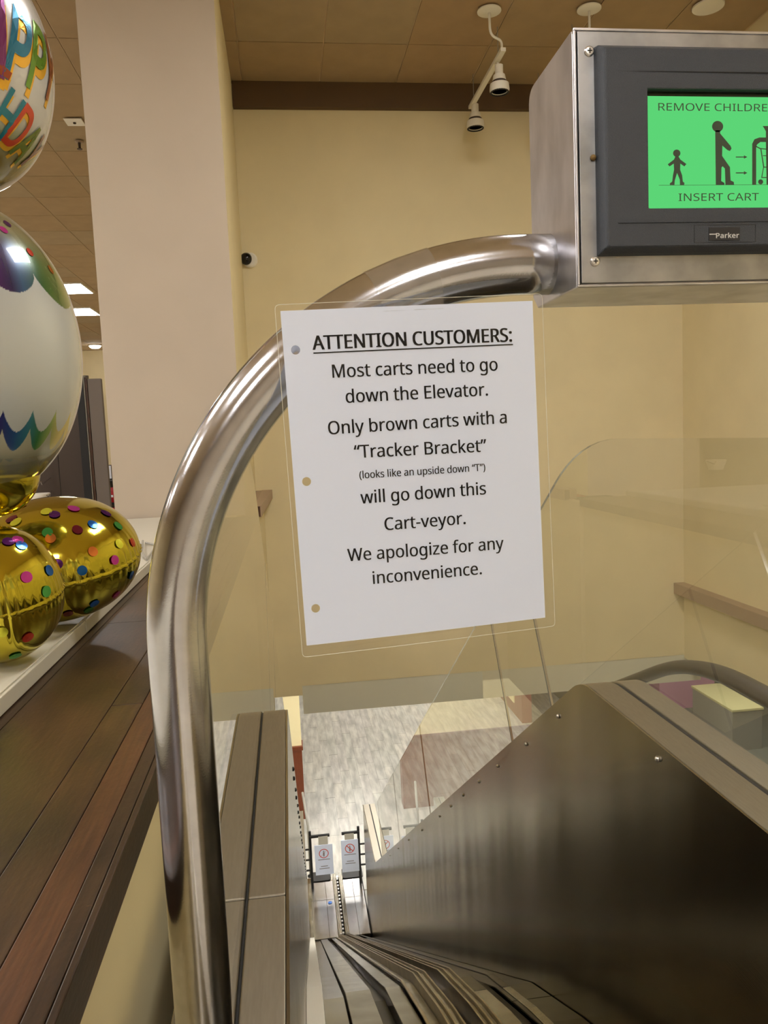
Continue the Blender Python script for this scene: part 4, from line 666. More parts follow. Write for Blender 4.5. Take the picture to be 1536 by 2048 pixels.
# ================================================================== THE LAMINATED NOTICE
TL = Vector((0.002, 0.6455, 0.104)); U = Vector((0.9976, 0.0600, 0.0265)).normalized(); Vv = Vector((-0.0235, -0.025, 1.0)).normalized()
PW, PH = 0.2159, 0.2794
NRM = U.cross(Vv).normalized()
if NRM.y > 0: NRM = -NRM                         # towards the reader
def sp(u, v, d=0.0):
    bow = 0.0016 * math.sin(max(0, min(1, u / PW)) * PI) + 0.0014 * (v / PH) ** 2
    return TL + U * u + Vv * v + NRM * (d + bow)
notice = thing('paper_notice', TL + U * PW / 2 - Vv * PH, 'white laminated customer notice taped to the bent steel tube', 'notice')
def to_uv(px, py):
    r = ray(px, py); t = TL.dot(NRM) / r.dot(NRM); p = r * t - TL; g = U.dot(Vv)
    a_, b_ = p.dot(U), p.dot(Vv); return ((a_ - g * b_) / (1 - g * g), (b_ - g * a_) / (1 - g * g))
HOLES = [to_uv(591, 700), to_uv(613, 963), to_uv(631, 1216)]
# paper sheet: grid with punched holes
def sheet(outline, holes, d, nx=1):
    fl = [p for l in [outline] + holes for p in l]; tris = tessellate_polygon([[Vector((p[0], p[1], 0)) for p in l] for l in [outline] + holes])
    return [sp(p[0], p[1], d) for p in fl], [tuple(t) for t in tris]
def rect(x0, y0, x1, y1, n=12):
    o = [(x0 + (x1 - x0) * i / n, y1) for i in range(n)] + [(x1, y1 + (y0 - y1) * i / n) for i in range(n)] + [(x1 + (x0 - x1) * i / n, y0) for i in range(n)] + [(x0, y0 + (y1 - y0) * i / n) for i in range(n)]
    return o
def grid_sheet(x0, x1, y0, y1, d, nx, ny, holes=()):
    """a fine grid so that the sheet can bow; cells that a hole touches are cut round it"""
    V = []; F = []
    xs = [x0 + (x1 - x0) * i / nx for i in range(nx + 1)]; ys_ = [y0 + (y1 - y0) * i / ny for i in range(ny + 1)]
    for y in ys_:
        for x in xs: V.append(sp(x, y, d))
    skip = set()
    for hx, hy in holes:
        i0 = max(i for i in range(nx + 1) if xs[i] < hx - 0.0045); i1 = min(i for i in range(nx + 1) if xs[i] > hx + 0.0045)
        j0 = max(j for j in range(ny + 1) if ys_[j] < hy - 0.0045); j1 = min(j for j in range(ny + 1) if ys_[j] > hy + 0.0045)
        for i in range(i0, i1):
            for j in range(j0, j1): skip.add((i, j))
        o = [(xs[i], ys_[j0]) for i in range(i0, i1)] + [(xs[i1], ys_[j]) for j in range(j0, j1)] + [(xs[i], ys_[j1]) for i in range(i1, i0, -1)] + [(xs[i0], ys_[j]) for j in range(j1, j0, -1)]
        h = circ(hx, hy, 0.0037, 28); flt = o + h; tr = tessellate_polygon([[Vector((p[0], p[1], 0)) for p in o], [Vector((p[0], p[1], 0)) for p in h]])
        n = len(V); V += [sp(p[0], p[1], d) for p in flt]; F += [tuple(n + k for k in t) for t in tr]
    for j in range(ny):
        for i in range(nx):
            if (i, j) in skip: continue
            F.append((j * (nx + 1) + i, j * (nx + 1) + i + 1, (j + 1) * (nx + 1) + i + 1, (j + 1) * (nx + 1) + i))
    return V, F
pv = orient(grid_sheet(0, PW, -PH, 0, 0, 20, 26, HOLES), NRM)
ps = mk('paper_sheet', pv, M['paper'], notice)
so = ps.modifiers.new('thickness', 'SOLIDIFY'); so.thickness = 0.00012
# lettering, each line placed as it stands on the sheet
def notice_line(font, s, x0, x1, yb, size=None, name='notice_lettering', heavy=0.010):
    """x0, x1 and yb: photo pixels of the line's left end, right end and the baseline at its left and right"""
    ua, va = to_uv(x0, yb[0]); ub, vb = to_uv(x1, yb[1])
    W = width(font, s); sz = size; sx = (ub - ua) / (W * sz)
    def fn(a_, b_): return sp(ua + a_, va + (vb - va) * a_ / (ub - ua) + b_, 0.0004)
    V, F = text(font, s, sz, fn, sx, 0, heavy); V = [Vector(v) for v in V]
    return mk(name, orient((V, F), NRM), M['ink'], ps), (ua, va, ub, vb)
SZ = 0.0188
_, hd = notice_line('body', 'ATTENTION CUSTOMERS:', 626, 1025, (700, 683), 0.0198, 'heading_lettering', 0.024)
mk('heading_underline', orient(([sp(hd[0] + (hd[2] - hd[0]) * k / 20, hd[1] + (hd[3] - hd[1]) * k / 20 - o_, 0.0004) for k in range(21) for o_ in (0.0021, 0.0031)], [(2 * k, 2 * k + 1, 2 * k + 3, 2 * k + 2) for k in range(20)]), NRM), M['ink'], ps)
for s, x0, x1, y0, y1 in (('Most carts need to go', 662, 996, 756, 741), ('down the Elevator.', 690, 977, 806, 791), ('Only brown carts with a', 655, 1015, 869, 846), ('“Tracker Bracket”', 708, 972, 916, 903), ('will go down this', 721, 972, 1007, 988), ('Cart-veyor.', 767, 932, 1060, 1047), ('We apologize for any', 695, 1006, 1122, 1097), ('inconvenience.', 743, 964, 1167, 1147)):
    notice_line('body', s, x0, x1, (y0, y1), SZ)
notice_line('body', '(looks like an upside down “T”)', 718, 970, (957, 941), 0.0108)
# laminate pouch, in front of and behind the sheet, rounded corners
c4 = [to_uv(548, 611), to_uv(1084, 600), to_uv(1107, 1252), to_uv(608, 1313)]
c4 = [(-0.0042, 0.0050), (PW + 0.0088, 0.0056), (PW + 0.0090, -PH - 0.0088), (-0.0042, -PH - 0.0098)]
def rounded(c, r, n=5):
    out = []
    for i in range(4):
        p, a_, b_ = Vector(c[i]), Vector(c[i - 1]), Vector(c[(i + 1) % 4]); d1 = (a_ - p).normalized() * r; d2 = (b_ - p).normalized() * r
        for k in range(n + 1):
            t = k / n; out.append(tuple((p + d1).lerp(p, t).lerp(p.lerp(p + d2, t), t)))
    return out
def densify(l, st=0.02):
    o = []
    for a_, b_ in zip(l, l[1:] + l[:1]):
        n = max(1, int((Vector(b_) - Vector(a_)).length / st)); o += [(a_[0] + (b_[0] - a_[0]) * k / n, a_[1] + (b_[1] - a_[1]) * k / n) for k in range(n)]
    return o
out_ = densify(rounded(c4, 0.004)); inner = rect(0, -PH, PW, 0)
border = orient(sheet(out_, [inner], 0.0002), NRM)
film = mk('laminate_pouch', join(border, orient(grid_sheet(0, PW, -PH, 0, 0.0007, 12, 16), NRM)), M['laminate'], notice)
edge_pts = [sp(p[0], p[1], 0.0002) for p in out_]; edge_pts.append(edge_pts[0])
mk('pouch_edge', tube(edge_pts, 0.00022, 5, False), M['filmedge'], notice)
# tape from the pouch up over the tube
def tape_strip(x0, x1, name='tape'):
    rows = []
    for x in (x0, (x0 + x1) / 2, x1):
        al = math.asin(max(-1, min(1, (x - CX) / R_))) if abs(x - CX) < R_ else 0
        c = Vector((CX + R_ * math.sin(al), PY, CZ + R_ * math.cos(al))); nrm = Vector((math.sin(al), 0, math.cos(al))); row = []
        for k in range(14):
            th = math.radians(-20 + 150 * k / 13)          # 0 = top of the tube, 90 = the side facing us
            row.append(c + (nrm * math.cos(th) + Vector((0, -1, 0)) * math.sin(th)) * (PR + 0.0006))
        u_ = (x - TL.x); row.append(sp(u_, -0.004, 0.001)); rows.append(row)
    V = [p for r in rows for p in r]; n = len(rows[0]); F = []
    for i in range(2):
        for j in range(n - 1): F.append((i * n + j, (i + 1) * n + j, (i + 1) * n + j + 1, i * n + j + 1))
    return mk(name, orient((V, F), Vector((0, -1, 0))), M['tape'], notice, smooth=True)
tape_strip(0.086, 0.138)

# ================================================================== LOW WALL CAP (WALNUT BOARDS) AND WHITE SHELF
cap = thing('counter_cap', (-0.335, 2.3, -0.468), 'glossy dark walnut board top along the low wall beside the tube', 'counter')
def board(x0, x1, y0, y1, m, z0=-0.462): mk('board', box(x0, x1, y0, y1, z0, -0.42), m, cap, bevel=0.0012)
cuts = [(-0.478, -0.4545), (-0.4535, -0.3065), (-0.3055, -0.2560), (-0.2550, -0.2190), (-0.2182, -0.2)]
lens = [[-1.4, 0.9, 2.7, 4.42], [-1.4, 1.9, 3.3, 4.42], [-1.4, 1.28, 2.9, 4.42], [-1.4, 1.6, 4.42], [-1.4, 2.0, 4.42]]
for k, ((a, b), ll) in enumerate(zip(cuts, lens)):
    for j in range(len(ll) - 1): board(a, b, ll[j], ll[j + 1] - 0.0007, WD[(0, 1, 0, 2, 3)[k] if j % 2 == 0 else (1, 0, 3, 1, 1)[k]])
mk('nosing', box(-0.1995, -0.192, -1.4, 4.42, -0.468, -0.4205), WD[3], cap, bevel=0.0015)
cap2 = thing('timber_ledge', (-0.205, 5.3, -0.445), 'grey-brown wooden cap end on the low wall between column and back wall', 'ledge')
mk('board', box(-0.245, -0.200, 4.60, BW, -0.440, -0.380), M['trimwood'], cap2, bevel=0.002); mk('nosing', loft([[(-0.199, y, -0.445), (x, y, -0.445), (x, y, -0.378), (-0.199, y, -0.378)] for y, x in ((4.60, -0.160), (BW, -0.120))]), M['trimwood'], cap2, bevel=0.002); mk('end_grain', box(-0.197, -0.167, 4.596, 4.600, -0.443, -0.382), WD[2], cap2)
sh = thing('display_shelf', (-0.9, 2.2, UP), 'off-white metal display shelf carrying the gold foil balloons', 'shelf')
for a, b in ((-1.4, 0.45), (0.454, 1.802), (1.806, 3.2), (3.204, 4.40)):
    mk('shelf_deck', box(-1.5, -0.4845, a, b, -0.412, -0.396), M['whitemetal'], sh, bevel=0.001)
    mk('price_rail', join(box(-0.484, -0.472, a, b, -0.418, -0.389), box(-0.481, -0.478, a, b, -0.389, -0.386)), M['whitemetal'], sh, bevel=0.0015)
mk('kick_panel', box(-1.5, -0.486, -1.4, 4.40, UP, -0.413), M['greymetal'], sh)
hk = mk('wire_hook', join(tube([(-0.50, 2.75, -0.392), (-0.545, 2.92, -0.385), (-0.60, 3.25, -0.385)], 0.004, 6), tube([(-0.50, 2.75, -0.392), (-0.52, 3.1, -0.388), (-0.58, 3.2, -0.388)], 0.004, 6)), M['greymetal'])
prop(hk, 'bent grey wire hook lying on the white shelf behind the tube', 'hook')

# ================================================================== CEILING SPOTLIGHTS, CAMERA DOME, VENTS
def track(x, y0, y1, cx, cy, label, heads):
    zt = 2.415; t = thing('track_light', (cx, cy, CEIL), label, 'spotlight')
    mk('bar', box(x - 0.018, x + 0.018, y0, y1, zt - 0.012, zt + 0.012), M['white'], t, bevel=0.003)
    mk('canopy', lathe([(0.0, 0), (0.075, 0), (0.075, -0.006), (0.06, -0.012), (0.0, -0.014)], (cx, cy, CEIL - 0.012), n=28), M['white'], t, smooth=True, flat_angle=0.5)
    mk('cord', tube(fillet([(cx, cy, CEIL - 0.02), (cx + 0.005, cy + 0.01, CEIL - 0.15), (x - 0.01, y0 - 0.0, zt + 0.05), (x, y0 + 0.03, zt + 0.01)], 0.05), 0.008, 8), M['white'], t, smooth=True)
    for yy in (y0 + 0.12, y1 - 0.1): mk('hanger_rod', tube([(x, yy, zt), (x, yy, CEIL - 0.01)], 0.0025, 6), M['greymetal'], t)
    for dx, y, dz in heads:
        h = mk('lamp_head', lathe([(0.0, 0.0), (0.027, 0.0), (0.027, -0.055), (0.038, -0.062), (0.045, -0.095), (0.045, -0.1), (0.048, -0.104), (0.048, -0.112), (0.062, -0.118), (0.066, -0.155), (0.060, -0.172), (0.052, -0.166), (0.05, -0.15)], (x + dx, y, zt + dz), n=28), M['white'], t, smooth=True, flat_angle=0.5)
        mk('vent_band', lathe([(0.0462, -0.099), (0.0485, -0.1035), (0.0485, -0.1125), (0.0462, -0.117)], (x + dx, y, zt + dz), n=28), M['fixdark'], h)
        mk('lens', lathe([(0.0, -0.150), (0.05, -0.150), (0.05, -0.152), (0.0, -0.156)], (x + dx, y, zt + dz)), M['bulb'], h)
        mk('lens_rim', lathe([(0.0605, -0.160), (0.0615, -0.172), (0.0530, -0.174), (0.0520, -0.160)], (x + dx, y, zt + dz)), M['black'], h)
        mk('stem', tube([(x, y, zt - 0.005), (x + dx, y, zt + dz - 0.004)], 0.008, 6), M['white'], h)
track(1.515, 5.05, 5.93, 1.41, 4.98, 'white track spotlight pair hanging from the ceiling above the notice', [(0.012, 5.2, -0.03), (0.012, 5.85, -0.01)])
track(2.0, 5.0, 5.9, 2.04, 4.93, 'second white track spotlight mostly hidden behind the control box', [(0.0, 5.2, -0.03), (0.0, 5.8, -0.03)])
dl = thing('recessed_downlight', (2.8, 4.87, CEIL), 'dark recessed downlight at the top edge above the control box', 'downlight')
mk('trim_ring', lathe([(0.085, 0.0), (0.098, 0.0), (0.096, -0.008), (0.085, -0.006)], (2.8, 4.87, CEIL - 0.012), n=28), M['white'], dl); mk('baffle', lathe([(0.0, -0.0005), (0.086, -0.0005), (0.086, -0.003), (0.0, -0.002)], (2.8, 4.87, CEIL - 0.0125), n=28), M['black'], dl)
dm = thing('security_camera', (-0.17, BW, 1.35), 'small black dome security camera on the yellow wall beside the column', 'camera')
mk('mount', lathe([(0.0, 0), (0.055, 0), (0.055, 0.02), (0.045, 0.03)], (-0.185, BW, 1.352), (0, -1, 0), 24), M['white'], dm, smooth=True, flat_angle=0.5)
dv = lathe([(0.045, 0.0)] + [(0.045 * math.cos(a), 0.045 * math.sin(a)) for a in [i * PI / 20 for i in range(1, 10)]] + [(0.0, 0.045)], (-0.212, BW - 0.035, 1.356), (-0.4, -1, -0.1), 24)
mk('dome', dv, M['dome'], dm, smooth=True)
sv = thing('ceiling_speaker', (-1.53, 6.73, CEIL), 'small white square ceiling plate with a dark centre left of the column', 'speaker')
mk('plate', box(-1.60, -1.46, 6.66, 6.80, CEIL - 0.02, CEIL - 0.012), M['white'], sv, bevel=0.002); mk('sensor', lathe([(0.0, -0.012), (0.012, -0.012), (0.012, -0.02), (0.0, -0.024)], (-1.53, 6.73, CEIL - 0.008), n=14), M['fixdark'], sv)
sp_ = thing('sprinkler', (-1.60, 7.15, CEIL), 'small brown ceiling sprinkler close to the column edge', 'sprinkler')
mk('escutcheon', lathe([(0.0, 0), (0.035, 0), (0.03, -0.01), (0.0, -0.012)], (-1.60, 7.15, CEIL - 0.012), n=16), M['trimwood'], sp_); mk('nozzle', lathe([(0.012, 0), (0.01, -0.05), (0.022, -0.052), (0.022, -0.056)], (-1.60, 7.15, CEIL - 0.02), n=12), M['fixdark'], sp_)

# ================================================================== FAR DISPLAY LEFT OF THE COLUMN
fx = thing('wall_display', (-1.45, 5.55, UP), 'tall dark brown display bay with hooks, standing beyond the balloons', 'display')
mk('end_panel', box(-1.300, -1.212, 5.50, 5.54, UP, 0.468), M['fixture'], fx, bevel=0.002)
mk('edge_trim', box(-1.318, -1.303, 5.495, 5.53, UP, 0.478), WD[2], fx)
mk('post', box(-1.375, -1.325, 5.48, 5.53, UP, 0.49), M['black'], fx, bevel=0.002); mk('post_trim', box(-1.3245, -1.3185, 5.485, 5.53, UP, 0.488), M['greymetal'], fx)
mk('back_panel', box(-2.2, -1.56, 5.60, 5.63, UP, 0.5), M['fixdark'], fx); mk('back_panel', box(-1.556, -1.32, 5.60, 5.63, UP, 0.5), M['fixdark'], fx)
for i in range(4):
    mk('hook', tube([(-1.62, 5.60, -0.10 - 0.09 * i), (-1.62 + 0.03 * i, 5.3, -0.13 - 0.09 * i), (-1.62 + 0.03 * i, 5.28, -0.11 - 0.09 * i)], 0.004, 6), M['steel'], fx)
bt = thing('shelf_basket', (-1.66, 5.4, -0.45), 'small white dish on the dark display bay behind the white balloon', 'dish')
mk('bowl', lathe([(0.0, 0), (0.05, 0), (0.075, 0.07), (0.07, 0.075), (0.045, 0.01), (0.0, 0.008)], (-1.66, 5.45, -0.36)), M['white'], bt, smooth=True); mk('support', tube([(-1.66, 5.45, -0.36), (-1.66, 5.60, -0.38)], 0.006, 6), M['steel'], bt)
sg = thing('shelf_sign', (-1.975, 9.0, -0.36), 'small white sign card between the display bay and the column', 'sign')
mk('card', box(-2.03, -1.95, 9.0, 9.006, -0.345, -0.20), M['paper'], sg); mk('holder', box(-2.035, -1.945, 9.007, 9.03, -0.36, -0.345), M['black'], sg)
ga = thing('gondola', (-1.98, 9.3, UP), 'dark shop gondola behind the small white sign card', 'shelf')
for z in (-0.37, -0.62, -0.85, -1.1): mk('shelf', box(-2.4, -1.85, 9.0, 9.4, z - 0.02, z), M['black'], ga)
mk('back_panel', box(-2.4, -1.85, 9.4, 9.43, UP, -0.2), M['fixdark'], ga)
names = [['left', 'middle', 'right'], ['left', 'middle', 'right']]
for i, z in enumerate((-0.62, -0.85)):
    for j in range(3):
        z = (-0.62, -0.85)[i]
        x = -2.045 + 0.068 * j
        pk = thing('snack_bag', (x, 9.05, z + 0.003), 'red package on the %s gondola shelf, %s of three, beside the column' % (('upper', 'lower')[i], names[i][j]), 'package', 'red packages on the far gondola')
        z += 0.003; b0, b1 = z, z + 0.17
        mk('pouch', loft([[(x - 0.03, 9.05, b0), (x + 0.03, 9.05, b0), (x + 0.03, 9.056, b0), (x - 0.03, 9.056, b0)], [(x - 0.028, 9.03, b0 + 0.05), (x + 0.028, 9.03, b0 + 0.05), (x + 0.028, 9.08, b0 + 0.05), (x - 0.028, 9.08, b0 + 0.05)], [(x - 0.029, 9.035, b0 + 0.13), (x + 0.029, 9.035, b0 + 0.13), (x + 0.029, 9.075, b0 + 0.13), (x - 0.029, 9.075, b0 + 0.13)], [(x - 0.03, 9.05, b1), (x + 0.03, 9.05, b1), (x + 0.03, 9.056, b1), (x - 0.03, 9.056, b1)]]), M['red'], pk, bevel=0.004)
        mk('white_band', box(x - 0.022, x + 0.022, 9.0285, 9.0300, z + 0.06, z + 0.085), M['paper'], pk)

# ================================================================== BALLOONS
def smooth(a, b, x): t = max(0, min(1, (x - a) / (b - a))); return t * t * (3 - 2 * t)
def foil(name, c, rx, ry, rz, tilt, seed, parent, m, nu=220, nv=110, wr=1.0):
    rnd = random.Random(seed); k1 = rnd.choice([23, 25, 27]); k2 = k1 * 2 + 5; ph = rnd.random() * 6
    q_ = Matrix.Rotation(tilt, 3, 'X'); V = []; F = []
    for j in range(nv + 1):
        la = -PI / 2 + PI * j / nv
        for i in range(nu):
            lo = 2 * PI * i / nu; e = math.exp(-(abs(la) / 0.34) ** 1.3)
            w_ = math.sin(k1 * lo + ph + 1.3 * math.sin(3 * lo)); w2 = math.sin(k2 * lo + 2 * ph)
            r = 1 - wr * e * (0.012 * (1 - abs(w_)) ** 2 * 2.2 + 0.005 * w2)
            if abs(la) < 0.022: r += 0.022 * wr
            fl_ = math.cos(la) ** 0.92
            p = Vector((rx * fl_ * math.cos(lo) * r, ry * fl_ * math.sin(lo) * r, rz * math.sin(la) * (1 - 0.03 * e) + (0.010 * rx * 8 * w_ * 0.05 if abs(la) < 0.05 else 0)))
            V.append(Vector(c) + q_ @ p)
    for j in range(nv):
        for i in range(nu): k = (i + 1) % nu; F.append((j * nu + i, j * nu + k, (j + 1) * nu + k, (j + 1) * nu + i))
    return mk(name, (V, F), m, parent, smooth=True)
def surf(c, rx, ry, rz, tilt, lo, la, d=0.0):
    q_ = Matrix.Rotation(tilt, 3, 'X'); fl_ = math.cos(la) ** 0.92
    p = Vector((rx * fl_ * math.cos(lo), ry * fl_ * math.sin(lo), rz * math.sin(la)))
    n = Vector((p.x / rx ** 2, p.y / ry ** 2, p.z / rz ** 2)).normalized()
    return Vector(c) + q_ @ (p + n * d)
DOTC = {'violet': (85, 25, 100), 'blue': (20, 90, 165), 'pink': (190, 60, 150), 'orange': (225, 130, 60), 'green': (80, 165, 80), 'yellow': (215, 215, 60), 'wine': (110, 30, 45), 'red': (190, 60, 35)}
for k, v in DOTC.items(): M['dot_' + k] = mat(k + '_foil_dot', v, 0.14, 0.6)
def gold_balloon(c, rx, ry, rz, tilt, seed, label, dots):
    t = thing('foil_balloon', (c[0], c[1], c[2] - rz), label, 'balloon', 'gold foil balloons on the shelf')
    b = foil('foil_skin', c, rx, ry, rz, tilt, seed, t, M['gold'])
    qi = Matrix.Rotation(tilt, 3, 'X').inverted()
    for px, py, col in dots:
        # meet the skin along this direction, then lay a thin round print on it
        d = ray(px, py).normalized(); o = qi @ (-Vector(c)); dd = qi @ d
        A = sum(dd[k] ** 2 / (rx, ry, rz)[k] ** 2 for k in range(3)); B = 2 * sum(o[k] * dd[k] / (rx, ry, rz)[k] ** 2 for k in range(3)); C_ = sum(o[k] ** 2 / (rx, ry, rz)[k] ** 2 for k in range(3)) - 1
        D_ = B * B - 4 * A * C_
        if D_ < 0: continue
        p = o + dd * ((-B - math.sqrt(D_)) / (2 * A)); la = math.asin(max(-1, min(1, p.z / rz))); lo = math.atan2(p.y / ry, p.x / rx)
        rr = 0.0105; V = []; s0 = max(math.cos(la), 0.2)
        ringn = 16; V.append(surf(c, rx, ry, rz, tilt, lo, la, 0.0022))
        for k in range(ringn):
            a_ = 2 * PI * k / ringn; V.append(surf(c, rx, ry, rz, tilt, lo + rr * math.cos(a_) / (rx * s0), la + rr * math.sin(a_) / rz, 0.0020))
        mk('confetti_dot', (V, [(0, 1 + k, 1 + (k + 1) % ringn) for k in range(ringn)]), M['dot_' + col], t)
gold_balloon((-0.538, 1.85, -0.247), 0.187, 0.187, 0.136, 0.22, 3, 'gold dotted foil balloon lying right of its twin, touching the counter edge', [(45, 1013, 'violet'), (93, 1022, 'yellow'), (108, 1028, 'violet'), (143, 1017, 'pink'), (28, 1037, 'wine'), (36, 1043, 'yellow'), (208, 1027, 'violet'), (183, 1049, 'blue'), (153, 1059, 'wine'), (95, 1064, 'green'), (101, 1076, 'orange'), (45, 1077, 'orange'), (234, 1052, 'green'), (185, 1103, 'orange'), (237, 1088, 'yellow'), (229, 1120, 'pink'), (164, 1141, 'blue'), (115, 1128, 'violet'), (188, 1206, 'blue'), (231, 1189, 'pink'), (176, 1219, 'green'), (136, 1226, 'wine'), (264, 1085, 'red'), (262, 1150, 'blue')])
gold_balloon((-0.548, 1.50, -0.262), 0.118, 0.118, 0.128, 0.22, 5, 'nearer gold dotted foil balloon at the left edge, lowest of the bunch', [(14, 1083, 'violet'), (32, 1080, 'pink'), (40, 1091, 'blue'), (52, 1154, 'pink'), (97, 1141, 'blue'), (92, 1183, 'green'), (3, 1264, 'yellow'), (55, 1274, 'red'), (30, 1310, 'green')])

def printed(name, rgba_fn, c, rx, ry, rz, parent, m, nu=520, nv=420):
    V = []; F = []; cols = []
    for j in range(nv + 1):
        la = -PI / 2 + PI * j / nv
        for i in range(nu):
            s_ = i / nu; lo = (math.radians(20 + 80 * s_ / 0.6) if s_ < 0.6 else math.radians(100 + 280 * (s_ - 0.6) / 0.4)) % (2 * PI); V.append(Vector(c) + Vector((rx * math.cos(la) * math.sin(lo), -ry * math.cos(la) * math.cos(lo), rz * math.sin(la)))); cols.append(rgba_fn(math.degrees(lo) if lo < PI else math.degrees(lo) - 360, math.sin(la)))
    for j in range(nv):
        for i in range(nu): k = (i + 1) % nu; F.append((j * nu + i, j * nu + k, (j + 1) * nu + k, (j + 1) * nu + i))
    o = mk(name, (V, F), m, parent, smooth=True)
    at_ = o.data.color_attributes.new('print', 'FLOAT_COLOR', 'POINT'); at_.data.foreach_set('color', [x for cc in cols for x in cc])
    return o
def ramp(x, stops):
    for (a, ca), (b, cb) in zip(stops, stops[1:]):
        if x <= b: t = max(0, min(1, (x - a) / (b - a))); return tuple(ca[k] + (cb[k] - ca[k]) * t for k in range(3))
    return stops[-1][1]
def bubble_material():
    m = bpy.data.materials.new('printed_clear_bubble'); m.use_nodes = True; nt = m.node_tree; N = nt.nodes; L = nt.links
    p = N['Principled BSDF']; p.inputs['Roughness'].default_value = 0.22; p.inputs['Coat Weight'].default_value = 1.0; p.inputs['Coat Roughness'].default_value = 0.03
    p.inputs['Metallic'].default_value = 0.2
    a = N.new('ShaderNodeVertexColor'); a.layer_name = 'print'; L.new(a.outputs[0], p.inputs['Base Color'])
    tr = N.new('ShaderNodeBsdfTransparent'); tr.inputs[0].default_value = (0.93, 0.93, 0.88, 1); gl = N.new('ShaderNodeBsdfGlossy'); gl.inputs['Roughness'].default_value = 0.03
    lw = N.new('ShaderNodeLayerWeight'); lw.inputs[0].default_value = 0.28; mg = N.new('ShaderNodeMixShader'); L.new(lw.outputs['Fresnel'], mg.inputs[0]); L.new(tr.outputs[0], mg.inputs[1]); L.new(gl.outputs[0], mg.inputs[2])
    mx = N.new('ShaderNodeMixShader'); L.new(a.outputs['Alpha'], mx.inputs[0]); L.new(mg.outputs[0], mx.inputs[1]); L.new(p.outputs[0], mx.inputs[2])
    L.new(mx.outputs[0], N['Material Output'].inputs[0]); return m
BUB = bubble_material()
def l3(c): return lin(c)[:3]
GREY = l3((192, 198, 198))
def mid_print(lo, t):
    s = abs(math.sin(PI * (lo - 53) / 16)) ** 0.75
    up = -0.41 - 0.135 * s; lw = -0.525 - 0.135 * s
    dr = 0.43 - (0.14 * abs(math.sin(PI * (lo - 61) / 28)) ** 0.6 if lo < 61 else 0.18 * abs(math.sin(PI * (lo - 61) / 38)) ** 0.7)
    if t > dr:
        c = ramp(lo, [(-60, l3((70, 40, 120))), (33, l3((85, 28, 98))), (46, l3((38, 28, 82))), (52, l3((45, 85, 125))), (59, l3((35, 85, 90))), (66, l3((55, 100, 45))), (88, l3((135, 145, 85)))])
        f = smooth(0.55, 0.80, t + 0.0022 * (lo - 50)); top = l3((158, 150, 110)); c = tuple(c[k] + (top[k] - c[k]) * f for k in range(3)); return c + (1.0 - 0.25 * f,)
    if lw < t < up:
        return ramp(lo, [(-60, l3((70, 40, 130))), (36, l3((30, 33, 100))), (44, l3((35, 75, 130))), (52, l3((55, 120, 135))), (60, l3((60, 120, 70))), (67, l3((140, 165, 90))), (76, l3((205, 190, 110)))]) + (1.0,)
    if t >= up: return GREY + (1.0,)
    f = smooth(-0.60, -0.82, t)
    return l3((190, 190, 170)) + (0.85 - 0.65 * f if False else 0.85 - 0.6 * smooth(0.60, 0.80, -t),)
DB = 1.6
def pxr(px, py, Y): v = at(px, py, Y); return v
mc = pxr(-76, 705, DB); mtop = pxr(-76, 392, DB); rxm = 205 / 1550 * DB * 1.02
mb = thing('bubble_balloon', (mc.x, mc.y, -0.385), 'large white balloon with rainbow scalloped bands, middle of the balloon column', 'balloon')
rz_m = (mtop.z - pxr(-76, 1008, DB).z) / 2; mcz = (mtop.z + pxr(-76, 1008, DB).z) / 2
printed('printed_skin', mid_print, (mc.x, mc.y, mcz), rxm, rxm, rz_m, mb, BUB)
ib = pxr(-22, 945, DB); foil('inner_gold_ball', (ib.x, DB, ib.z), 0.092, 0.092, 0.088, 0.1, 9, mb, M['gold'], 90, 50, 0.6)
dots_m = []
for lo_, t_, col in ((48, 0.76, 'red'), (54, 0.70, 'pink'), (62, 0.76, 'violet'), (66, 0.58, 'red'), (80, 0.50, 'orange'), (40, 0.88, 'green')):
    la = math.asin(t_); V = []
    def P_(lo, la, d=0.0012): return Vector((mc.x, mc.y, mcz)) + Vector(((rxm + d) * math.cos(la) * math.sin(lo), -(rxm + d) * math.cos(la) * math.cos(lo), (rz_m + d) * math.sin(la)))
    lo = math.radians(lo_); V = [P_(lo, la)] + [P_(lo + 0.012 * math.cos(a) / rxm / max(math.cos(la), .3) * 0.6, la + 0.006 * math.sin(a) / rz_m * 1.6) for a in [2 * PI * k / 14 for k in range(14)]]
    mk('confetti_dot', (V, [(0, 1 + k, 1 + (k + 1) % 14) for k in range(14)]), M['dot_' + col], mb)
# top balloon with birthday lettering
tc = pxr(-96, 135, DB); rxt = 167 / 1550 * DB * 1.02
ztop = pxr(-96, -135, DB).z; zbot = pxr(-96, 388, DB).z; rz_t = (ztop - zbot) / 2; tcz = (ztop + zbot) / 2
tb = thing('birthday_balloon', (tc.x, tc.y, zbot), 'silver birthday balloon with colourful lettering at the top left', 'balloon')
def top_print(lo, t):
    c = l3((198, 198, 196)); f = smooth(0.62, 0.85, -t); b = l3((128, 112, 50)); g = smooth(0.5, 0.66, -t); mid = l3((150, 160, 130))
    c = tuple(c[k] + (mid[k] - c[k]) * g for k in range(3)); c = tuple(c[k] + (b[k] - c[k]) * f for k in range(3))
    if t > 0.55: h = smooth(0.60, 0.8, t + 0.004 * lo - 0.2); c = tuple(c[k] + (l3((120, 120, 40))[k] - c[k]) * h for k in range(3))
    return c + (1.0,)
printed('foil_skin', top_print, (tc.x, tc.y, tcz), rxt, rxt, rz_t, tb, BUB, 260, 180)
mk('neck', lathe([(0.018, 0.02), (0.012, 0.004), (0.010, 0.001)], (tc.x, tc.y, zbot - 0.003), n=16), M['gold'], tb, smooth=True)
LC = {}
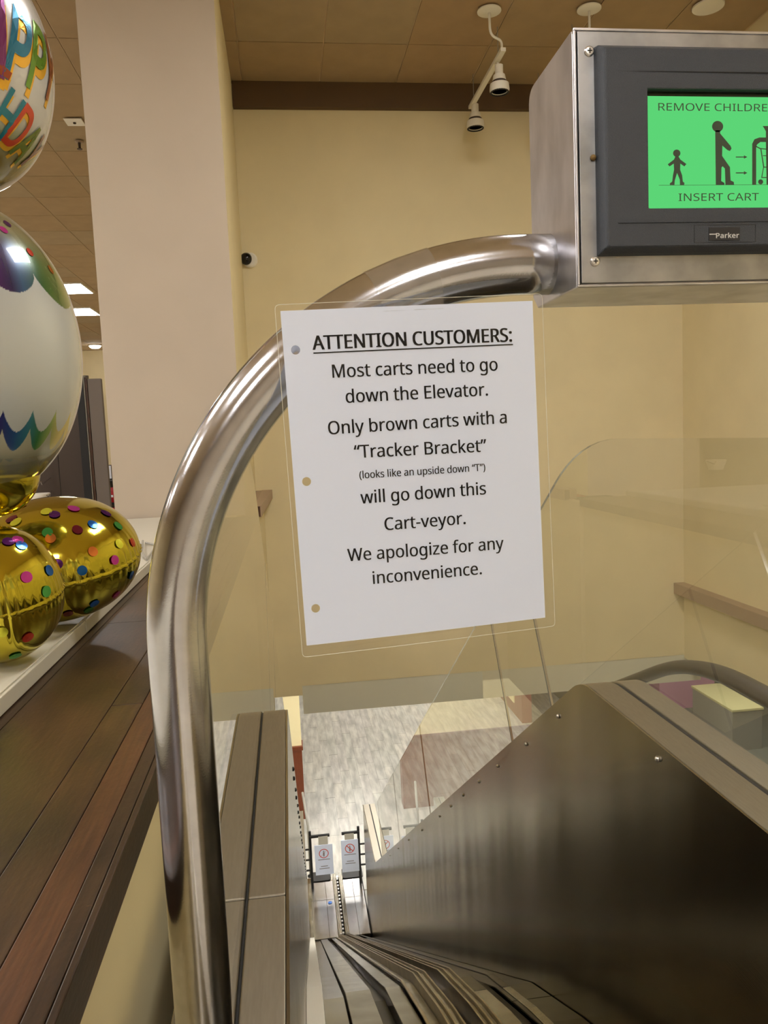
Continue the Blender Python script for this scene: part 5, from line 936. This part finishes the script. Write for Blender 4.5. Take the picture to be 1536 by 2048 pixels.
for k, v in {'purple': (120, 45, 110), 'blue': (25, 115, 150), 'green': (95, 140, 35), 'brown': (150, 65, 30), 'teal': (30, 125, 150), 'red': (200, 70, 40), 'olive': (100, 120, 40), 'rust': (150, 80, 45), 'mauve': (120, 85, 90), 'amber': (235, 180, 50)}.items(): LC[k] = mat(k + '_foil_print', v, 0.2, 0.45, coat=0.6)
def letter(ch, lo0, t0, h, rot, col, sx=1.0):
    adv, loops = FONT['fat'][ch]; v, f = glyph_mesh('fat', ch)
    # refine so the print follows the curved skin
    bm = bmesh.new(); vs = [bm.verts.new((p[0] - adv / 2, p[1] - 0.36, 0)) for p in v]
    for q_ in f:
        try: bm.faces.new([vs[i] for i in q_])
        except ValueError: pass
    for _ in range(2): bmesh.ops.subdivide_edges(bm, edges=[e for e in bm.edges if e.calc_length() > 0.12], cuts=1, use_grid_fill=False)
    bmesh.ops.triangulate(bm, faces=bm.faces[:]); bm.verts.ensure_lookup_table(); bm.verts.index_update()
    P2 = [(b.co.x, b.co.y) for b in bm.verts]; F2 = [tuple(x.index for x in q_.verts) for q_ in bm.faces]; bm.free()
    la0 = math.asin(t0); cr, sr = math.cos(rot), math.sin(rot)
    def P(a_, b_, d):
        a_ *= sx; u_ = (a_ * cr - b_ * sr) * h / 0.72; v_ = (a_ * sr + b_ * cr) * h / 0.72
        la = la0 + v_ / (rz_t * 0.9); lo = math.radians(lo0) + u_ / (rxt * max(math.cos(la0), 0.5))
        return Vector((tc.x, tc.y, tcz)) + Vector(((rxt + d) * math.cos(la) * math.sin(lo), -(rxt + d) * math.cos(la) * math.cos(lo), (rz_t + d) * math.sin(la)))
    s = mk('printed_letter', ([P(a_, b_, 0.0021) for a_, b_ in P2], F2), LC[col], tb)
    mk('letter_shadow', ([P(a_ + 0.05, b_ - 0.07, 0.0009) for a_, b_ in P2], F2), LC['amber'], s)
HH = 0.145
for ch, lo0, t0, h, rot, col in (('H', 32, 0.12, HH, -0.25, 'red'), ('A', 46, 0.08, HH * 1.05, -0.28, 'purple'), ('P', 60, 0.04, HH * 1.05, -0.28, 'blue'), ('P', 75, 0.02, HH * 0.98, -0.28, 'green'), ('Y', 90, 0.02, HH * 0.9, -0.28, 'rust'),
                                 ('R', 32, -0.30, 0.10, -0.35, 'green'), ('T', 43, -0.36, 0.10, -0.40, 'brown'), ('H', 54, -0.50, 0.098, -0.42, 'teal'), ('D', 66, -0.55, 0.098, -0.45, 'red'), ('A', 79, -0.62, 0.098, -0.45, 'olive'), ('Y', 94, -0.64, 0.09, -0.45, 'mauve')):
    letter(ch, lo0, t0, h, rot, col, 0.5 if h > 0.11 else 0.52)
